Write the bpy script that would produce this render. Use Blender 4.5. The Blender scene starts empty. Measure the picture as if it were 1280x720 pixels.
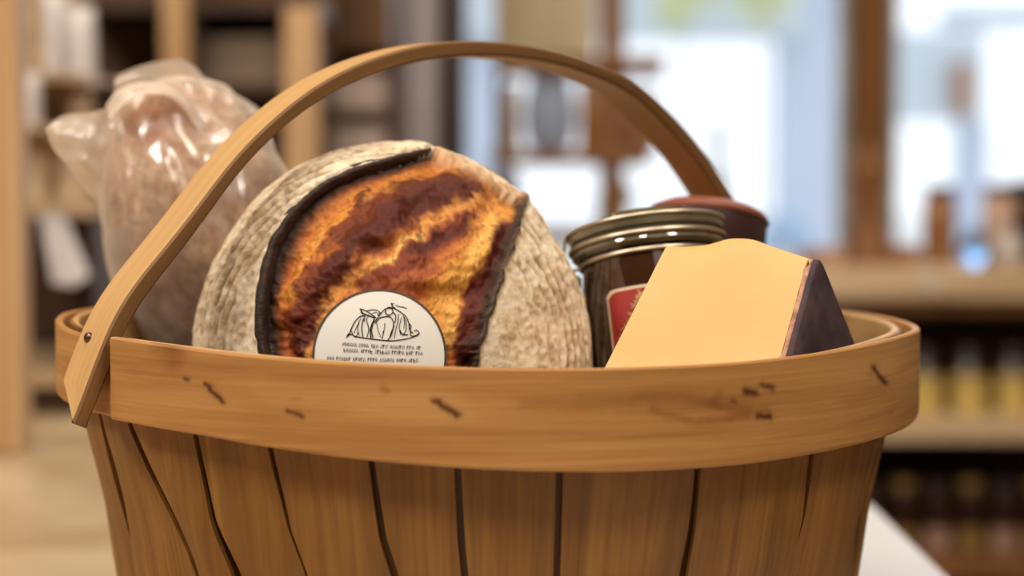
import bpy, bmesh, math, random
import numpy as np
from mathutils import Vector, Matrix, noise
random.seed(7)
SC = bpy.context.scene
COL = SC.collection
PI = math.pi
# ------------------------------------------------------------------ camera frame
CZ = 1.03
FPX = 2600.0
PITCH = math.atan(160 / FPX)
FW = np.array([0, math.cos(PITCH), -math.sin(PITCH)])
UP = np.array([0, math.sin(PITCH), math.cos(PITCH)])
RT = np.array([1.0, 0, 0])
CAM = np.array([0, 0, CZ])


def ray(px, py):
    return FW + (px - 640) / FPX * RT + (360 - py) / FPX * UP


def at(px, py, Y):
    r = ray(px, py)
    return CAM + r * (Y / r[1])


def proj(P):
    P = np.atleast_2d(np.asarray(P, float)) - CAM
    d = P @ FW
    return np.c_[640 + FPX * (P @ RT) / d, 360 - FPX * (P @ UP) / d]


def lin(c):
    out = []
    for v in c[:3]:
        v = v / 255.0
        out.append(v / 12.92 if v <= .04045 else ((v + .055) / 1.055) ** 2.4)
    return out


# ------------------------------------------------------------------ materials
def new_mat(name):
    m = bpy.data.materials.new(name)
    m.use_nodes = True
    nt = m.node_tree
    b = nt.nodes['Principled BSDF']
    return m, nt, b


def N(nt, t, **kw):
    n = nt.nodes.new(t)
    for k, v in kw.items():
        if k in n.inputs:
            n.inputs[k].default_value = v
        else:
            setattr(n, k, v)
    return n


def ramp(nt, stops):
    r = nt.nodes.new('ShaderNodeValToRGB')
    e = r.color_ramp.elements
    while len(e) < len(stops):
        e.new(.5)
    for i, (p, c) in enumerate(stops):
        e[i].position = p
        e[i].color = (*lin(c), 1)
    return r


def wood(name, dark, mid, light, coord='UV', scale=(3, 60, 60), rough=.5, bump=.15, spec=.35):
    m, nt, b = new_mat(name)
    tc = nt.nodes.new('ShaderNodeTexCoord')
    mp = nt.nodes.new('ShaderNodeMapping')
    mp.inputs['Scale'].default_value = scale
    nt.links.new(tc.outputs[coord], mp.inputs['Vector'])
    n1 = N(nt, 'ShaderNodeTexNoise', Scale=1.0, Detail=6.0, Roughness=.6, Distortion=.6)
    nt.links.new(mp.outputs[0], n1.inputs['Vector'])
    mp2 = nt.nodes.new('ShaderNodeMapping')
    mp2.inputs['Scale'].default_value = [s * (7 if s == max(scale) else 2.0) for s in scale]
    nt.links.new(tc.outputs[coord], mp2.inputs['Vector'])
    n2 = N(nt, 'ShaderNodeTexNoise', Scale=1.0, Detail=3.0)
    nt.links.new(mp2.outputs[0], n2.inputs['Vector'])
    mx = nt.nodes.new('ShaderNodeMath'); mx.operation = 'MULTIPLY_ADD'
    mx.inputs[1].default_value = .35
    nt.links.new(n2.outputs['Fac'], mx.inputs[0])
    sb = nt.nodes.new('ShaderNodeMath'); sb.operation = 'MULTIPLY'
    sb.inputs[1].default_value = .72
    nt.links.new(n1.outputs['Fac'], sb.inputs[0])
    nt.links.new(sb.outputs[0], mx.inputs[2])
    r = ramp(nt, [(.36, dark), (.52, mid), (.68, light)])
    nt.links.new(mx.outputs[0], r.inputs[0])
    nt.links.new(r.outputs[0], b.inputs['Base Color'])
    b.inputs['Roughness'].default_value = rough
    b.inputs['Specular IOR Level'].default_value = spec
    bp = N(nt, 'ShaderNodeBump', Strength=bump, Distance=.001)
    nt.links.new(mx.outputs[0], bp.inputs['Height'])
    nt.links.new(bp.outputs[0], b.inputs['Normal'])
    m['base'] = r.name
    return m


def wood_marks(name, *a, **k):
    """wood whose colour is multiplied by the per-vertex knots and stains attribute, painted handle shadow included"""
    m = wood(name, *a, **k)
    nt = m.node_tree
    b = nt.nodes['Principled BSDF']
    r = nt.nodes[m['base']]
    at_ = nt.nodes.new('ShaderNodeAttribute'); at_.attribute_name = 'KnotsShadow'
    mul = nt.nodes.new('ShaderNodeMix'); mul.data_type = 'RGBA'; mul.blend_type = 'MULTIPLY'
    mul.inputs[0].default_value = 1
    nt.links.new(r.outputs[0], mul.inputs[6])
    nt.links.new(at_.outputs['Color'], mul.inputs[7])
    nt.links.new(mul.outputs[2], b.inputs['Base Color'])
    return m


def plain(name, c, rough=.5, metal=0, c2=None, scale=20, bump=0, spec=.5, **kw):
    m, nt, b = new_mat(name)
    c2 = c2 or [min(255, v * .86) for v in c]
    tc = nt.nodes.new('ShaderNodeTexCoord')
    n = N(nt, 'ShaderNodeTexNoise', Scale=float(scale), Detail=4.0)
    nt.links.new(tc.outputs['Object'], n.inputs['Vector'])
    r = ramp(nt, [(.35, c2), (.65, c)])
    nt.links.new(n.outputs['Fac'], r.inputs[0])
    nt.links.new(r.outputs[0], b.inputs['Base Color'])
    b.inputs['Roughness'].default_value = rough
    b.inputs['Metallic'].default_value = metal
    b.inputs['Specular IOR Level'].default_value = spec
    for k_, v in kw.items():
        b.inputs[k_.replace('_', ' ')].default_value = v
    if bump:
        bp = N(nt, 'ShaderNodeBump', Strength=bump, Distance=.002)
        nt.links.new(n.outputs['Fac'], bp.inputs['Height'])
        nt.links.new(bp.outputs[0], b.inputs['Normal'])
    return m


def vcol(name, rough=.8, bump=.3, scale=900, spec=.3, var=.18):
    m, nt, b = new_mat(name)
    a = nt.nodes.new('ShaderNodeAttribute'); a.attribute_name = 'Col'
    tc = nt.nodes.new('ShaderNodeTexCoord')
    n = N(nt, 'ShaderNodeTexNoise', Scale=float(scale), Detail=4.0, Roughness=.65)
    nt.links.new(tc.outputs['Object'], n.inputs['Vector'])
    mr = N(nt, 'ShaderNodeMapRange')
    mr.inputs[1].default_value = .3; mr.inputs[2].default_value = .7
    mr.inputs[3].default_value = 1 - var; mr.inputs[4].default_value = 1 + var
    nt.links.new(n.outputs['Fac'], mr.inputs[0])
    mul = nt.nodes.new('ShaderNodeVectorMath'); mul.operation = 'SCALE'
    nt.links.new(a.outputs['Color'], mul.inputs[0])
    nt.links.new(mr.outputs[0], mul.inputs['Scale'])
    nt.links.new(mul.outputs[0], b.inputs['Base Color'])
    b.inputs['Roughness'].default_value = rough
    b.inputs['Specular IOR Level'].default_value = spec
    bp = N(nt, 'ShaderNodeBump', Strength=bump, Distance=.001)
    nt.links.new(n.outputs['Fac'], bp.inputs['Height'])
    nt.links.new(bp.outputs[0], b.inputs['Normal'])
    return m


M = {}
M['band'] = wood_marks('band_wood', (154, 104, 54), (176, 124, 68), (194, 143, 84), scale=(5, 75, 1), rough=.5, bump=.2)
M['handle'] = wood('handle_wood', (186, 142, 90), (200, 156, 100), (210, 168, 114), scale=(3, 60, 1), rough=.45)
M['stave'] = wood('stave_wood', (112, 73, 30), (132, 88, 37), (154, 108, 50), scale=(6, 55, 1), rough=.55, bump=.2)
M['stave_in'] = M['stave']
M['nail'] = plain('nail_metal', (120, 95, 85), .35, .9)
M['bread'] = vcol('bread_crust', rough=.62, bump=.3, scale=420, var=.12)
M['char'] = plain('charred_crust', (62, 38, 24), .7, c2=(34, 22, 16), scale=300, bump=.6)
M['paper'] = plain('label_paper', (250, 245, 236), .5, c2=(246, 240, 229))
M['ink'] = plain('label_ink', (52, 40, 32), .6)
M['edge_ink'] = plain('label_edge', (92, 76, 54), .6)
M['table'] = plain('pale_stone', (204, 182, 148), .35, c2=(172, 146, 110), scale=7, bump=.05)
M['white'] = plain('white_board', (212, 206, 202), .4, c2=(208, 202, 198), scale=5)
M['oak'] = wood('oak', (158, 116, 74), (186, 146, 102), (204, 168, 124), coord='Object', scale=(30, 30, 2), bump=.05)
M['oak_h'] = wood('oak_boards', (178, 148, 112), (204, 174, 136), (220, 194, 158), coord='Object', scale=(2, 30, 30), bump=.05)
M['brown'] = wood('brown_wood', (108, 68, 36), (130, 86, 48), (150, 104, 62), coord='Object', scale=(24, 24, 2), bump=.05)
M['darkwood'] = wood('dark_wood', (44, 27, 14), (62, 38, 20), (80, 50, 28), coord='Object', scale=(20, 20, 2), bump=.05)
M['umber'] = wood('umber_wood', (74, 46, 20), (94, 60, 28), (108, 72, 36), coord='Object', scale=(14, 14, 2), bump=.05)
M['wallp'] = plain('wall_plaster', (196, 176, 152), .9, scale=3)
M['ceil'] = plain('ceiling_plaster', (214, 200, 178), .9, scale=3)
M['floor'] = wood('floor_boards', (74, 48, 28), (96, 64, 38), (112, 78, 48), coord='Object', scale=(3, 14, 1), bump=.05)


# ------------------------------------------------------------------ object helpers
ORG = {}


def thing(name, label, cat, loc, group=None):
    o = bpy.data.objects.new(name, None)
    o.empty_display_size = .02
    COL.objects.link(o)
    o.location = loc
    o['label'] = label; o['category'] = cat
    if group: o['group'] = group
    ORG[o.name] = np.array(loc, float)
    return o


def tag(o, label, cat, group=None, kind=None):
    if label: o['label'] = label
    if cat: o['category'] = cat
    if group: o['group'] = group
    if kind: o['kind'] = kind
    return o


def obj(name, V, F, mat, parent=None, smooth=True, loc=None, uv=None, col=None, colname='Col', bevel=0, label=None, sharp=38):
    V = np.asarray(V, float)
    if parent is not None:
        org = ORG[parent.name]
    else:
        org = np.array(loc if loc is not None else (V.min(0) + V.max(0)) / 2 * np.array([1, 1, 0]) + np.array([0, 0, V[:, 2].min()]))
    me = bpy.data.meshes.new(name)
    me.from_pydata((V - org).tolist(), [], [tuple(f) for f in F])
    if smooth is True:
        me.polygons.foreach_set('use_smooth', [True] * len(me.polygons))
    if uv is not None:
        L = me.uv_layers.new(name='UVMap')
        idx = np.zeros(len(me.loops), int); me.loops.foreach_get('vertex_index', idx)
        L.data.foreach_set('uv', np.asarray(uv, float)[idx].ravel())
    if col is not None:
        a = me.color_attributes.new(name=colname, type='FLOAT_COLOR', domain='POINT')
        a.data.foreach_set('color', np.c_[col, np.ones(len(V))].ravel())
    bm = bmesh.new(); bm.from_mesh(me)
    bmesh.ops.recalc_face_normals(bm, faces=bm.faces)
    bm.to_mesh(me); bm.free()
    me.materials.append(mat)
    if smooth is True and sharp: me.set_sharp_from_angle(angle=math.radians(sharp))
    o = bpy.data.objects.new(name, me)
    COL.objects.link(o)
    if parent is not None:
        o.parent = parent
    else:
        o.location = org
    ORG[o.name] = org
    if bevel:
        b = o.modifiers.new('bevel', 'BEVEL'); b.width = bevel; b.segments = 2; b.limit_method = 'ANGLE'
    if label: o['label'] = label
    return o


def merge(*parts):
    V = []; F = []; n = 0
    for v, f in parts:
        V.append(np.asarray(v, float)); F += [tuple(i + n for i in q) for q in f]; n += len(v)
    return np.concatenate(V), F


def box(x0, x1, y0, y1, z0, z1, rz=0, piv=None):
    V = np.array([(x, y, z) for z in (z0, z1) for y in (y0, y1) for x in (x0, x1)], float)
    if rz:
        p = np.array(piv if piv else ((x0 + x1) / 2, (y0 + y1) / 2, 0))
        c, s = math.cos(rz), math.sin(rz)
        V = (V - p) @ np.array([[c, s, 0], [-s, c, 0], [0, 0, 1]]) + p
    return V, [(0, 2, 3, 1), (4, 5, 7, 6), (0, 1, 5, 4), (2, 6, 7, 3), (0, 4, 6, 2), (1, 3, 7, 5)]


def grid(P, cu=False, cv=False):
    """P: (nu, nv, 3) -> verts, quads"""
    nu, nv = P.shape[:2]
    F = []
    for i in range(nu if cu else nu - 1):
        for j in range(nv if cv else nv - 1):
            a = i * nv + j; b = ((i + 1) % nu) * nv + j
            c = ((i + 1) % nu) * nv + (j + 1) % nv; d = i * nv + (j + 1) % nv
            F.append((a, b, c, d))
    return P.reshape(-1, 3), F


def lathe(prof, n=40, c=(0, 0, 0), mat=None):
    """prof: [(r, z)...] around z at c; optional 3x3 rotation"""
    P = np.zeros((n, len(prof), 3))
    for i in range(n):
        a = 2 * PI * i / n
        for j, (r, z) in enumerate(prof):
            P[i, j] = (max(r, 1e-5) * math.cos(a), max(r, 1e-5) * math.sin(a), z)
    if mat is not None:
        P = P @ mat.T
    P = P + np.array(c)
    return grid(P, cu=True)


def rot(ax, d):
    return np.array(Matrix.Rotation(math.radians(d), 3, ax))


def spline(pts, n):
    """Catmull-Rom resample, any dimension"""
    pts = np.asarray(pts, float)
    d = np.r_[0, np.cumsum(np.linalg.norm(np.diff(pts, axis=0), axis=1))]
    P = np.vstack([2 * pts[0] - pts[1], pts, 2 * pts[-1] - pts[-2]])
    out = []
    for s in np.linspace(0, d[-1], n):
        k = min(np.searchsorted(d, s, side='right') - 1, len(pts) - 2)
        t = (s - d[k]) / (d[k + 1] - d[k])
        p0, p1, p2, p3 = P[k:k + 4]
        out.append(.5 * (2 * p1 + (p2 - p0) * t + (2 * p0 - 5 * p1 + 4 * p2 - p3) * t * t + (3 * p1 - p0 - 3 * p2 + p3) * t ** 3))
    return np.array(out)


def tube(path, r, n=8, closed=False):
    path = np.asarray(path, float)
    m = len(path)
    if closed:
        T = np.roll(path, -1, 0) - np.roll(path, 1, 0)
    else:
        T = np.gradient(path, axis=0)
    T /= np.linalg.norm(T, axis=1)[:, None] + 1e-12
    ref = np.array([0, 0, 1.0]) if abs(T[0][2]) < .9 else np.array([1.0, 0, 0])
    P = np.zeros((m, n, 3))
    u = np.cross(T[0], ref); u /= np.linalg.norm(u)
    rr = np.full(m, r) if np.isscalar(r) else np.asarray(r)
    for i in range(m):
        u = u - T[i] * (u @ T[i]); u /= np.linalg.norm(u)
        v = np.cross(T[i], u)
        for j in range(n):
            a = 2 * PI * j / n
            P[i, j] = path[i] + rr[i] * (u * math.cos(a) + v * math.sin(a))
    V, F = grid(P, cu=closed, cv=True)
    if not closed:
        F += [tuple(range(n)), tuple((m - 1) * n + j for j in range(n))]
    return V, F


def fbm(p, o=4):
    return noise.fractal(p, 1.0, 2.0, o)


def seg_dist(P, pl):
    """distance of points P(n,2) to polyline; also param 0..1"""
    pl = np.asarray(pl, float)
    best = np.full(len(P), 1e9); par = np.zeros(len(P))
    L = np.r_[0, np.cumsum(np.linalg.norm(np.diff(pl, axis=0), axis=1))]
    for k in range(len(pl) - 1):
        a, b = pl[k], pl[k + 1]; ab = b - a
        t = np.clip(((P - a) @ ab) / (ab @ ab), 0, 1)
        d = np.linalg.norm(P - (a + t[:, None] * ab), axis=1)
        m = d < best
        best[m] = d[m]; par[m] = (L[k] + t[m] * (L[k + 1] - L[k])) / L[-1]
    return best, par


def inside(P, poly):
    poly = np.asarray(poly, float); x, y = P[:, 0], P[:, 1]
    r = np.zeros(len(P), bool); n = len(poly)
    for i in range(n):
        (x1, y1), (x2, y2) = poly[i], poly[(i + 1) % n]
        c = ((y1 > y) != (y2 > y)) & (x < (x2 - x1) * (y - y1) / (y2 - y1 + 1e-12) + x1)
        r ^= c
    return r


def sstep(a, b, x):
    t = np.clip((x - a) / (b - a), 0, 1)
    return t * t * (3 - 2 * t)


# ================================================================== TABLE
TZ = 0.75
tb = thing('display_table', 'pale stone topped display table with a dark wooden base under the basket', 'table', (-.6, 1.3, 0))
obj('tabletop', *box(-1.5, .283, .35, 2.7, TZ - .035, TZ), M['table'], tb, smooth=False, bevel=.004)
for x in (-1.42, .18):
    for y in (.43, 2.6):
        obj('leg', *box(x, x + .07, y, y + .07, 0, TZ - .035), M['darkwood'], tb, smooth=False, bevel=.004)
for y in (.5, 2.57): obj('apron', *box(-1.4, .2, y, y + .03, TZ - .13, TZ - .035), M['darkwood'], tb, smooth=False)
bd = obj('serving_board', *box(-.14, .289, .7, 1.66, TZ, TZ + .004), M['white'], None, smooth=False, bevel=.0015)
tag(bd, 'flat white display board lying under the right side of the basket', 'board')

# ================================================================== BASKET
BC = np.array([-.0133, 1.0787]); BR = .2188
BZ0 = TZ + .006
basket = thing('splint_basket', 'round bentwood harvest basket with a tall arched handle holding bread, a jar and cheese', 'basket', (BC[0], BC[1], BZ0))
RIMZ = CZ - .0869
F_top = [(68, 397), (72, 404), (84, 411), (102, 416), (152, 424), (200, 431), (260, 440), (330, 448), (400, 454), (500, 460), (600, 462.5), (700, 463), (820, 461), (925, 455), (1022, 443), (1080, 431), (1111, 424), (1135, 416), (1145, 411)]
F_bot = [(68, 476), (84, 488), (102, 496), (150, 515), (200, 529), (260, 543), (330, 557), (400, 567), (500, 579), (600, 586), (700, 590), (820, 588), (925, 581), (1022, 565), (1080, 551), (1111, 541), (1135, 530), (1145, 521)]
B_top = [(68, 397), (72, 391), (80, 388), (117, 382), (300, 375), (600, 371), (900, 377), (1045, 387), (1100, 395), (1130, 402), (1145, 411)]


def rim_z(tr_f, tr_b, X, Y, zg, dz=0):
    px = proj([(X, Y, zg)])[0, 0]
    a = math.atan2(X, Y)
    # which side of the tangent line
    d = math.hypot(X, Y); dc = math.sqrt(max(BC @ BC - BR ** 2, 0))
    tr = tr_f if d < dc else tr_b
    tr = np.array(tr)
    py = np.interp(px, tr[:, 0], tr[:, 1])
    return at(px, py, Y)[2] + dz


def zprof(tr_f, tr_b, zg, dz=0, n=720):
    ph = np.linspace(0, 2 * PI, n, endpoint=False)
    z = np.array([rim_z(tr_f, tr_b, BC[0] + BR * math.cos(p), BC[1] + BR * math.sin(p), zg, dz) for p in ph])
    k = np.exp(-.5 * (np.arange(-36, 37) / 14) ** 2); k /= k.sum()
    z = np.convolve(np.r_[z[-36:], z, z[:36]], k, 'valid')
    return ph, z


ph, zt_ = zprof(F_top, B_top, RIMZ)
B_bot = [(x, y + 88) for x, y in B_top]
_, zb_ = zprof(F_bot, B_bot, RIMZ - .04)
# keep the hidden back of the band a constant height
ztop = lambda p: float(np.interp(p % (2 * PI), np.r_[ph, 2 * PI], np.r_[zt_, zt_[0]]))


def zbot(p):
    h = float(np.interp(p % (2 * PI), np.r_[ph, 2 * PI], np.r_[zt_ - zb_, zt_[0] - zb_[0]]))
    return ztop(p) - min(max(h, .036), .046)


def ang_px(px, r=BR):
    """angle on the near side of the ring seen at pixel column px"""
    k = (px - 640) / FPX * 1.0
    # X = k * (Y cos + small) ~ k*Y*1.002
    k *= 1.003
    A = 1 + k * k; B = -2 * (k * BC[0] + BC[1]); C = BC @ BC - r * r
    D = B * B - 4 * A * C
    Y = (-B - math.sqrt(max(D, 0))) / (2 * A)
    return math.atan2(Y - BC[1], k * Y - BC[0])


def band(name, phi, rad, th, zt, zb, mat, parent, nz=6, knots_shadow=None, label=None, wav=None):
    """closed strip: rectangle (rad-th..rad, zb..zt) swept over phi with rounded top"""
    prof = []
    rr = .0012
    for t in np.linspace(0, 1, nz + 1): prof.append((1.0, t))          # outer going up
    loops = []
    uvs = []
    L = 0
    for i, p in enumerate(phi):
        R = rad(p) if callable(rad) else rad
        z1, z0 = zt(p), zb(p)
        row = []; uv = []
        c, s = math.cos(p), math.sin(p)
        zz = np.linspace(z0 + .0008, z1 - .0008, nz)
        pts = [(R - .0006, z0)] + [(R, z) for z in zz] + [(R - .0008, z1), (R - th + .0008, z1)] + [(R - th, z) for z in np.linspace(z1 - .0008, z0, 4)]
        for (r_, z_) in pts:
            row.append((BC[0] + r_ * c, BC[1] + r_ * s, z_))
        loops.append(row)
        vv = [z0] + list(zz) + [z1, z1 + th] + [z1 + th + (z1 - z) for z in np.linspace(z1, z0, 4)]
        uvs.append([(p * BR, v) for v in vv])
    P = np.array(loops)
    V, F = grid(P, cv=True)
    n = P.shape[1]; m = P.shape[0]
    F += [tuple(range(n)), tuple((m - 1) * n + j for j in range(n))]
    uv = np.array(uvs).reshape(-1, 2)
    col = None
    if knots_shadow is not None:
        col = knots_shadow(V)
    return obj(name, V, F, mat, parent, uv=uv, col=col, colname='KnotsShadow', label=label)


KN = [  # traced knots and staple holes, plus painted handle shadow, on the outer band: polyline, half width, strength
    ([(257, 481), (264, 487), (270, 494), (279, 503)], 2.6, .85), ([(256, 477), (268, 481)], 2.0, .3),
    ([(231, 473), (234, 474)], 2.6, .8), ([(360, 514), (370, 517), (378, 521)], 2.4, .75), ([(362, 500), (374, 496)], 1.6, .25),
    ([(541, 500), (549, 503)], 3, .8), ([(552, 506), (562, 512), (572, 519)], 3.4, .85),
    ([(932, 489), (943, 491)], 4.0, .85), ([(952, 481), (966, 485)], 3.2, .7), ([(948, 520), (962, 521)], 3.8, .85), ([(916, 501), (919, 502)], 2.6, .55),
    ([(1092, 459), (1097, 467), (1106, 478)], 3.0, .85), ([(1087, 468), (1098, 472)], 2.2, .35), ([(1113, 515), (1116, 516)], 2, .4),
    ([(208, 418), (213, 430), (216, 452)], 11, .22), ([(196, 430), (226, 436)], 9, .2), ([(478, 485), (484, 489)], 4, .2),  # first two strokes paint the handle's cast shadow on the band
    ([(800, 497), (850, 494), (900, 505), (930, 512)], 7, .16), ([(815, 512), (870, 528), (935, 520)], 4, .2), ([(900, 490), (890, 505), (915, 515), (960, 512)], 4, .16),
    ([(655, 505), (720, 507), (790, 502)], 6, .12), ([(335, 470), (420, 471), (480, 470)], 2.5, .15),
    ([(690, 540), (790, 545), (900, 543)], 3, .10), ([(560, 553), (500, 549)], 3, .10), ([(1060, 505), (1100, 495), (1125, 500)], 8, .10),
]


def knots_shadow(V):
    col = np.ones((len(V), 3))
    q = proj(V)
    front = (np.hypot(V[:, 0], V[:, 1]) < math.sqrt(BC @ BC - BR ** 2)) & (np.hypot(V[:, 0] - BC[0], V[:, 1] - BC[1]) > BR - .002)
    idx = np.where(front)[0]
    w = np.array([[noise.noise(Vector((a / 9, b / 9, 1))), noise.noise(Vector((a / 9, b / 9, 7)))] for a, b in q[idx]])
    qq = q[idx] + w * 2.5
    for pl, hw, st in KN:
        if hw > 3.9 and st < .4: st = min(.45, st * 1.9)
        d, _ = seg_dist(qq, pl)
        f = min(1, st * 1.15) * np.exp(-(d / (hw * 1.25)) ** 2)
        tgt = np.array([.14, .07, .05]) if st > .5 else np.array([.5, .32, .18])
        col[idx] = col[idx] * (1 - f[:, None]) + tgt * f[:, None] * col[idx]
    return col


phs = ang_px(147)                       # the visible seam of the outer band
n1 = np.linspace(phs, phs + PI * .86, 900)
n2 = np.linspace(phs + PI * .86, phs + 2 * PI + .22, 260)[1:]
PH = np.r_[n1, n2]
TOT = 2 * PI + .22
frac = lambda p: (p - phs) / TOT
outer = band('outer_rim', PH, lambda p: BR + .0042 * (1 - frac(p)) - .0002, .0040, lambda p: ztop(p) + .0012 * (1 - 2 * frac(p)), lambda p: zbot(p), M['band'], basket, nz=46, knots_shadow=knots_shadow)
inner = band('inner_rim', np.linspace(0, 2 * PI, 300), lambda p: BR - .0072 + .0006 * math.sin(5 * p), .0040, lambda p: ztop(p) - .0006 + .0008 * math.sin(3 * p + 1), lambda p: zbot(p) + .004, M['handle'], basket, nz=6)


def stave_r(z, p):
    t = (ztop(p) - z)
    return BR - .0045 - .0022 - .20 * max(t - .02, 0)


# stave edges traced: px column under the band, mid (y=640) and at y=720
gaps = [(1116, 1101, 1082), (1021, 1008, 993), (876, 868, 859), (700, 699, 697), (570, 576, 583), (459, 476, 496), (331, 357, 384), (238, 262, 292), (153, 206, 232), (118, 141, 151)]
ED = []
for a, b, c in gaps:
    zs = [RIMZ - .03, RIMZ - .075, RIMZ - .1]
    aa = []
    for px, z in zip((a, b, c), zs):
        r = BR - .0067 - .2 * (RIMZ - z - .02)
        k = (px - 640) / FPX * 1.003
        D = (2 * (k * BC[0] + BC[1])) ** 2 - 4 * (1 + k * k) * (BC @ BC - r * r)
        if D < 0:
            aa.append(aa[-1] if aa else (0 - .12 if px > 640 else -PI + .17))
        else:
            aa.append(ang_px(px, r))
    aa.append(aa[2] + (aa[2] - aa[1]) * 1.0)
    ED.append(aa)
print('stave edges', [[round(v, 2) for v in e] for e in ED])
ang_z = [RIMZ + .01, RIMZ - .03, RIMZ - .075, RIMZ - .1, BZ0]


def edge_ang(e, z):
    ys = [e[0] + (e[0] - e[1]) * .3, e[0], e[1], e[2], e[3]]
    return float(np.interp(-z, [-v for v in ang_z], ys))


# back staves evenly spread between the right-most and left-most traced edges
a0 = ED[0]; a1 = ED[-1]
span = (a1[0] + 2 * PI) - a0[0]
nb = 10
back = [[a0[k] + ((a1[k] + 2 * PI) - a0[k]) * i / nb for k in range(4)] for i in range(1, nb)]
ALL = ED[::-1] + back  # increasing angle: left front ... right front ... back
rs = random.Random(3)
for i in range(len(ALL)):
    e0 = ALL[i]
    e1 = ALL[(i + 1) % len(ALL)]
    off = 0
    if i == len(ALL) - 1: off = 2 * PI
    if e1[0] + off < e0[0]: off += 2 * PI
    nu, nz = 9, 26
    P = np.zeros((nz, 2 * nu, 3)); UV = np.zeros((nz, 2 * nu, 2))
    lift = (.0012 if i % 2 else 0)
    wv = rs.uniform(-.001, .001)
    for a in range(nz):
        for b in range(nu):
            t = b / (nu - 1)
            pm = e0[0]
            z = ztop(pm) - .002 - (ztop(pm) - .002 - BZ0) * a / (nz - 1)
            gl_, gr_ = [(.0021 + .0016 * sstep(.55, 1.0, np.array(abs(math.atan2(math.sin(e_[0] + PI / 2), math.cos(e_[0] + PI / 2)))))) / BR for e_ in (e0, e1)]
            if i == 9: gr_ = .0075 / BR
            if i == len(ALL) - 1: gr_ = .004 / BR
            if i == 10: gl_ = .006 / BR
            sag = .55 + .45 * sstep(0, 1, np.array((ztop(pm) - z) / .19))
            A = edge_ang(e0, z) + gl_ * (.4 + sag * .6); B = edge_ang(e1, z) + off - gr_ * (.4 + sag * .6)
            p = A + (B - A) * t
            dep = min(max((ztop(pm) - z - .045) / .05, 0), 1)
            r = stave_r(z, pm) + (lift + wv - .0024 * (2 * t - 1) ** 2) * dep + .0016 * dep * math.sin(3.0 * t + i * 2.1 + z * 40)
            for side, rr in ((0, r), (1, r - .0022)):
                k = b if side == 0 else 2 * nu - 1 - b
                P[a, k] = (BC[0] + rr * math.cos(p), BC[1] + rr * math.sin(p), z)
                UV[a, k] = (z + i * 1.7, p * BR + i * .37)
    V, F = grid(P, cv=True)
    F += [tuple(range(2 * nu)), tuple((nz - 1) * 2 * nu + j for j in range(2 * nu))]
    obj('stave', V, F, M['stave'], basket, uv=UV.reshape(-1, 2))
# bottom disc and a hoop low down inside
obj('dark_backing', *lathe([(BR - .0122, RIMZ - .03), (BR - .0142, RIMZ - .03), (.168, BZ0 + .01), (.170, BZ0 + .01), (BR - .0122, RIMZ - .03)], 96, (BC[0], BC[1], 0)), M['umber'], basket)  # dark cone added behind the staves so their gaps read dark
obj('base', *lathe([(0, BZ0 + .002), (.171, BZ0 + .002), (.173, BZ0 + .005), (.171, BZ0 + .009), (0, BZ0 + .009)], 64, (BC[0], BC[1], 0)), M['umber'], basket)
obj('lining_hoop', *lathe([(.168, BZ0 + .009), (.172, BZ0 + .009), (.175, BZ0 + .03), (.171, BZ0 + .03), (.168, BZ0 + .009)], 80, (BC[0], BC[1], 0)), M['stave'], basket)

# handle: strip bent in a vertical plane through the basket's middle
TH = math.radians(36.7)
hd = np.array([math.cos(TH), math.sin(TH), 0]); wd = np.array([math.sin(TH), -math.cos(TH), 0])
HW, HT = .027, .0072
H_px = [(91, 529), (98, 512), (106, 492), (118, 457), (130, 425), (147, 387), (175, 347), (219, 295), (260, 241), (297, 193), (344, 147), (378, 119), (411, 97.5), (458, 75), (505, 60.5), (542, 53), (580, 50), (630, 52.5), (677, 59.5), (724, 71.5), (780, 94), (803, 107), (839, 141), (878, 184), (901, 220), (928, 262), (950, 303), (968, 345), (977, 380), (983, 410), (986, 440)]
O = np.array([BC[0], BC[1], 0]) + wd * HW / 2
S = []
for px, py in H_px:
    r = ray(px, py)
    # (CAM + t r - O) . wd = 0
    t = ((O - CAM) @ wd) / (r @ wd)
    P = CAM + r * t
    S.append(((P - O) @ hd, P[2]))
S = np.array(S)
print('handle s,z', np.round(S, 3).tolist())
S2 = spline(S, 200)
k = np.exp(-.5 * (np.arange(-9, 10) / 4) ** 2); k /= k.sum()
Sp = np.vstack([2 * S2[0] - S2[9:0:-1], S2, 2 * S2[-1] - S2[-2:-11:-1]])
S2 = np.c_[np.convolve(Sp[:, 0], k, 'valid'), np.convolve(Sp[:, 1], k, 'valid')]
T = np.gradient(S2, axis=0); T /= np.linalg.norm(T, axis=1)[:, None]
Nn = np.c_[T[:, 1], -T[:, 0]]           # toward the inside of the arch
Lh = np.r_[0, np.cumsum(np.linalg.norm(np.diff(S2, axis=0), axis=1))]
P = []; UV = []
for i in range(len(S2)):
    taper = min(1, .02 + Lh[i] / .019) if Lh[i] < .019 else 1
    th = HT * (1 + .1 * math.sin(Lh[i] * 30)); bv = .0011
    w0 = -HW * taper; w1 = 0.0              # w measured from the camera-side edge
    cs = [(w1 - bv, 0), (w1, bv), (w1, th - bv), (w1 - bv, th), (w0 + bv, th), (w0, th - bv), (w0, bv), (w0 + bv, 0)]
    row = []
    for w, n_ in cs:
        q = S2[i] + Nn[i] * n_
        row.append(O + hd * q[0] + np.array([0, 0, q[1]]) + wd * w)
    P.append(row)
    vv = [0, .001, th, th + .001, th + HW, th + HW + .001, 2 * th + HW, 2 * th + HW + .001]
    UV.append([(Lh[i], v + .5) for v in vv])
V, F = grid(np.array(P), cv=True)
F += [tuple(range(8)), tuple((len(P) - 1) * 8 + j for j in range(8))]
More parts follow.
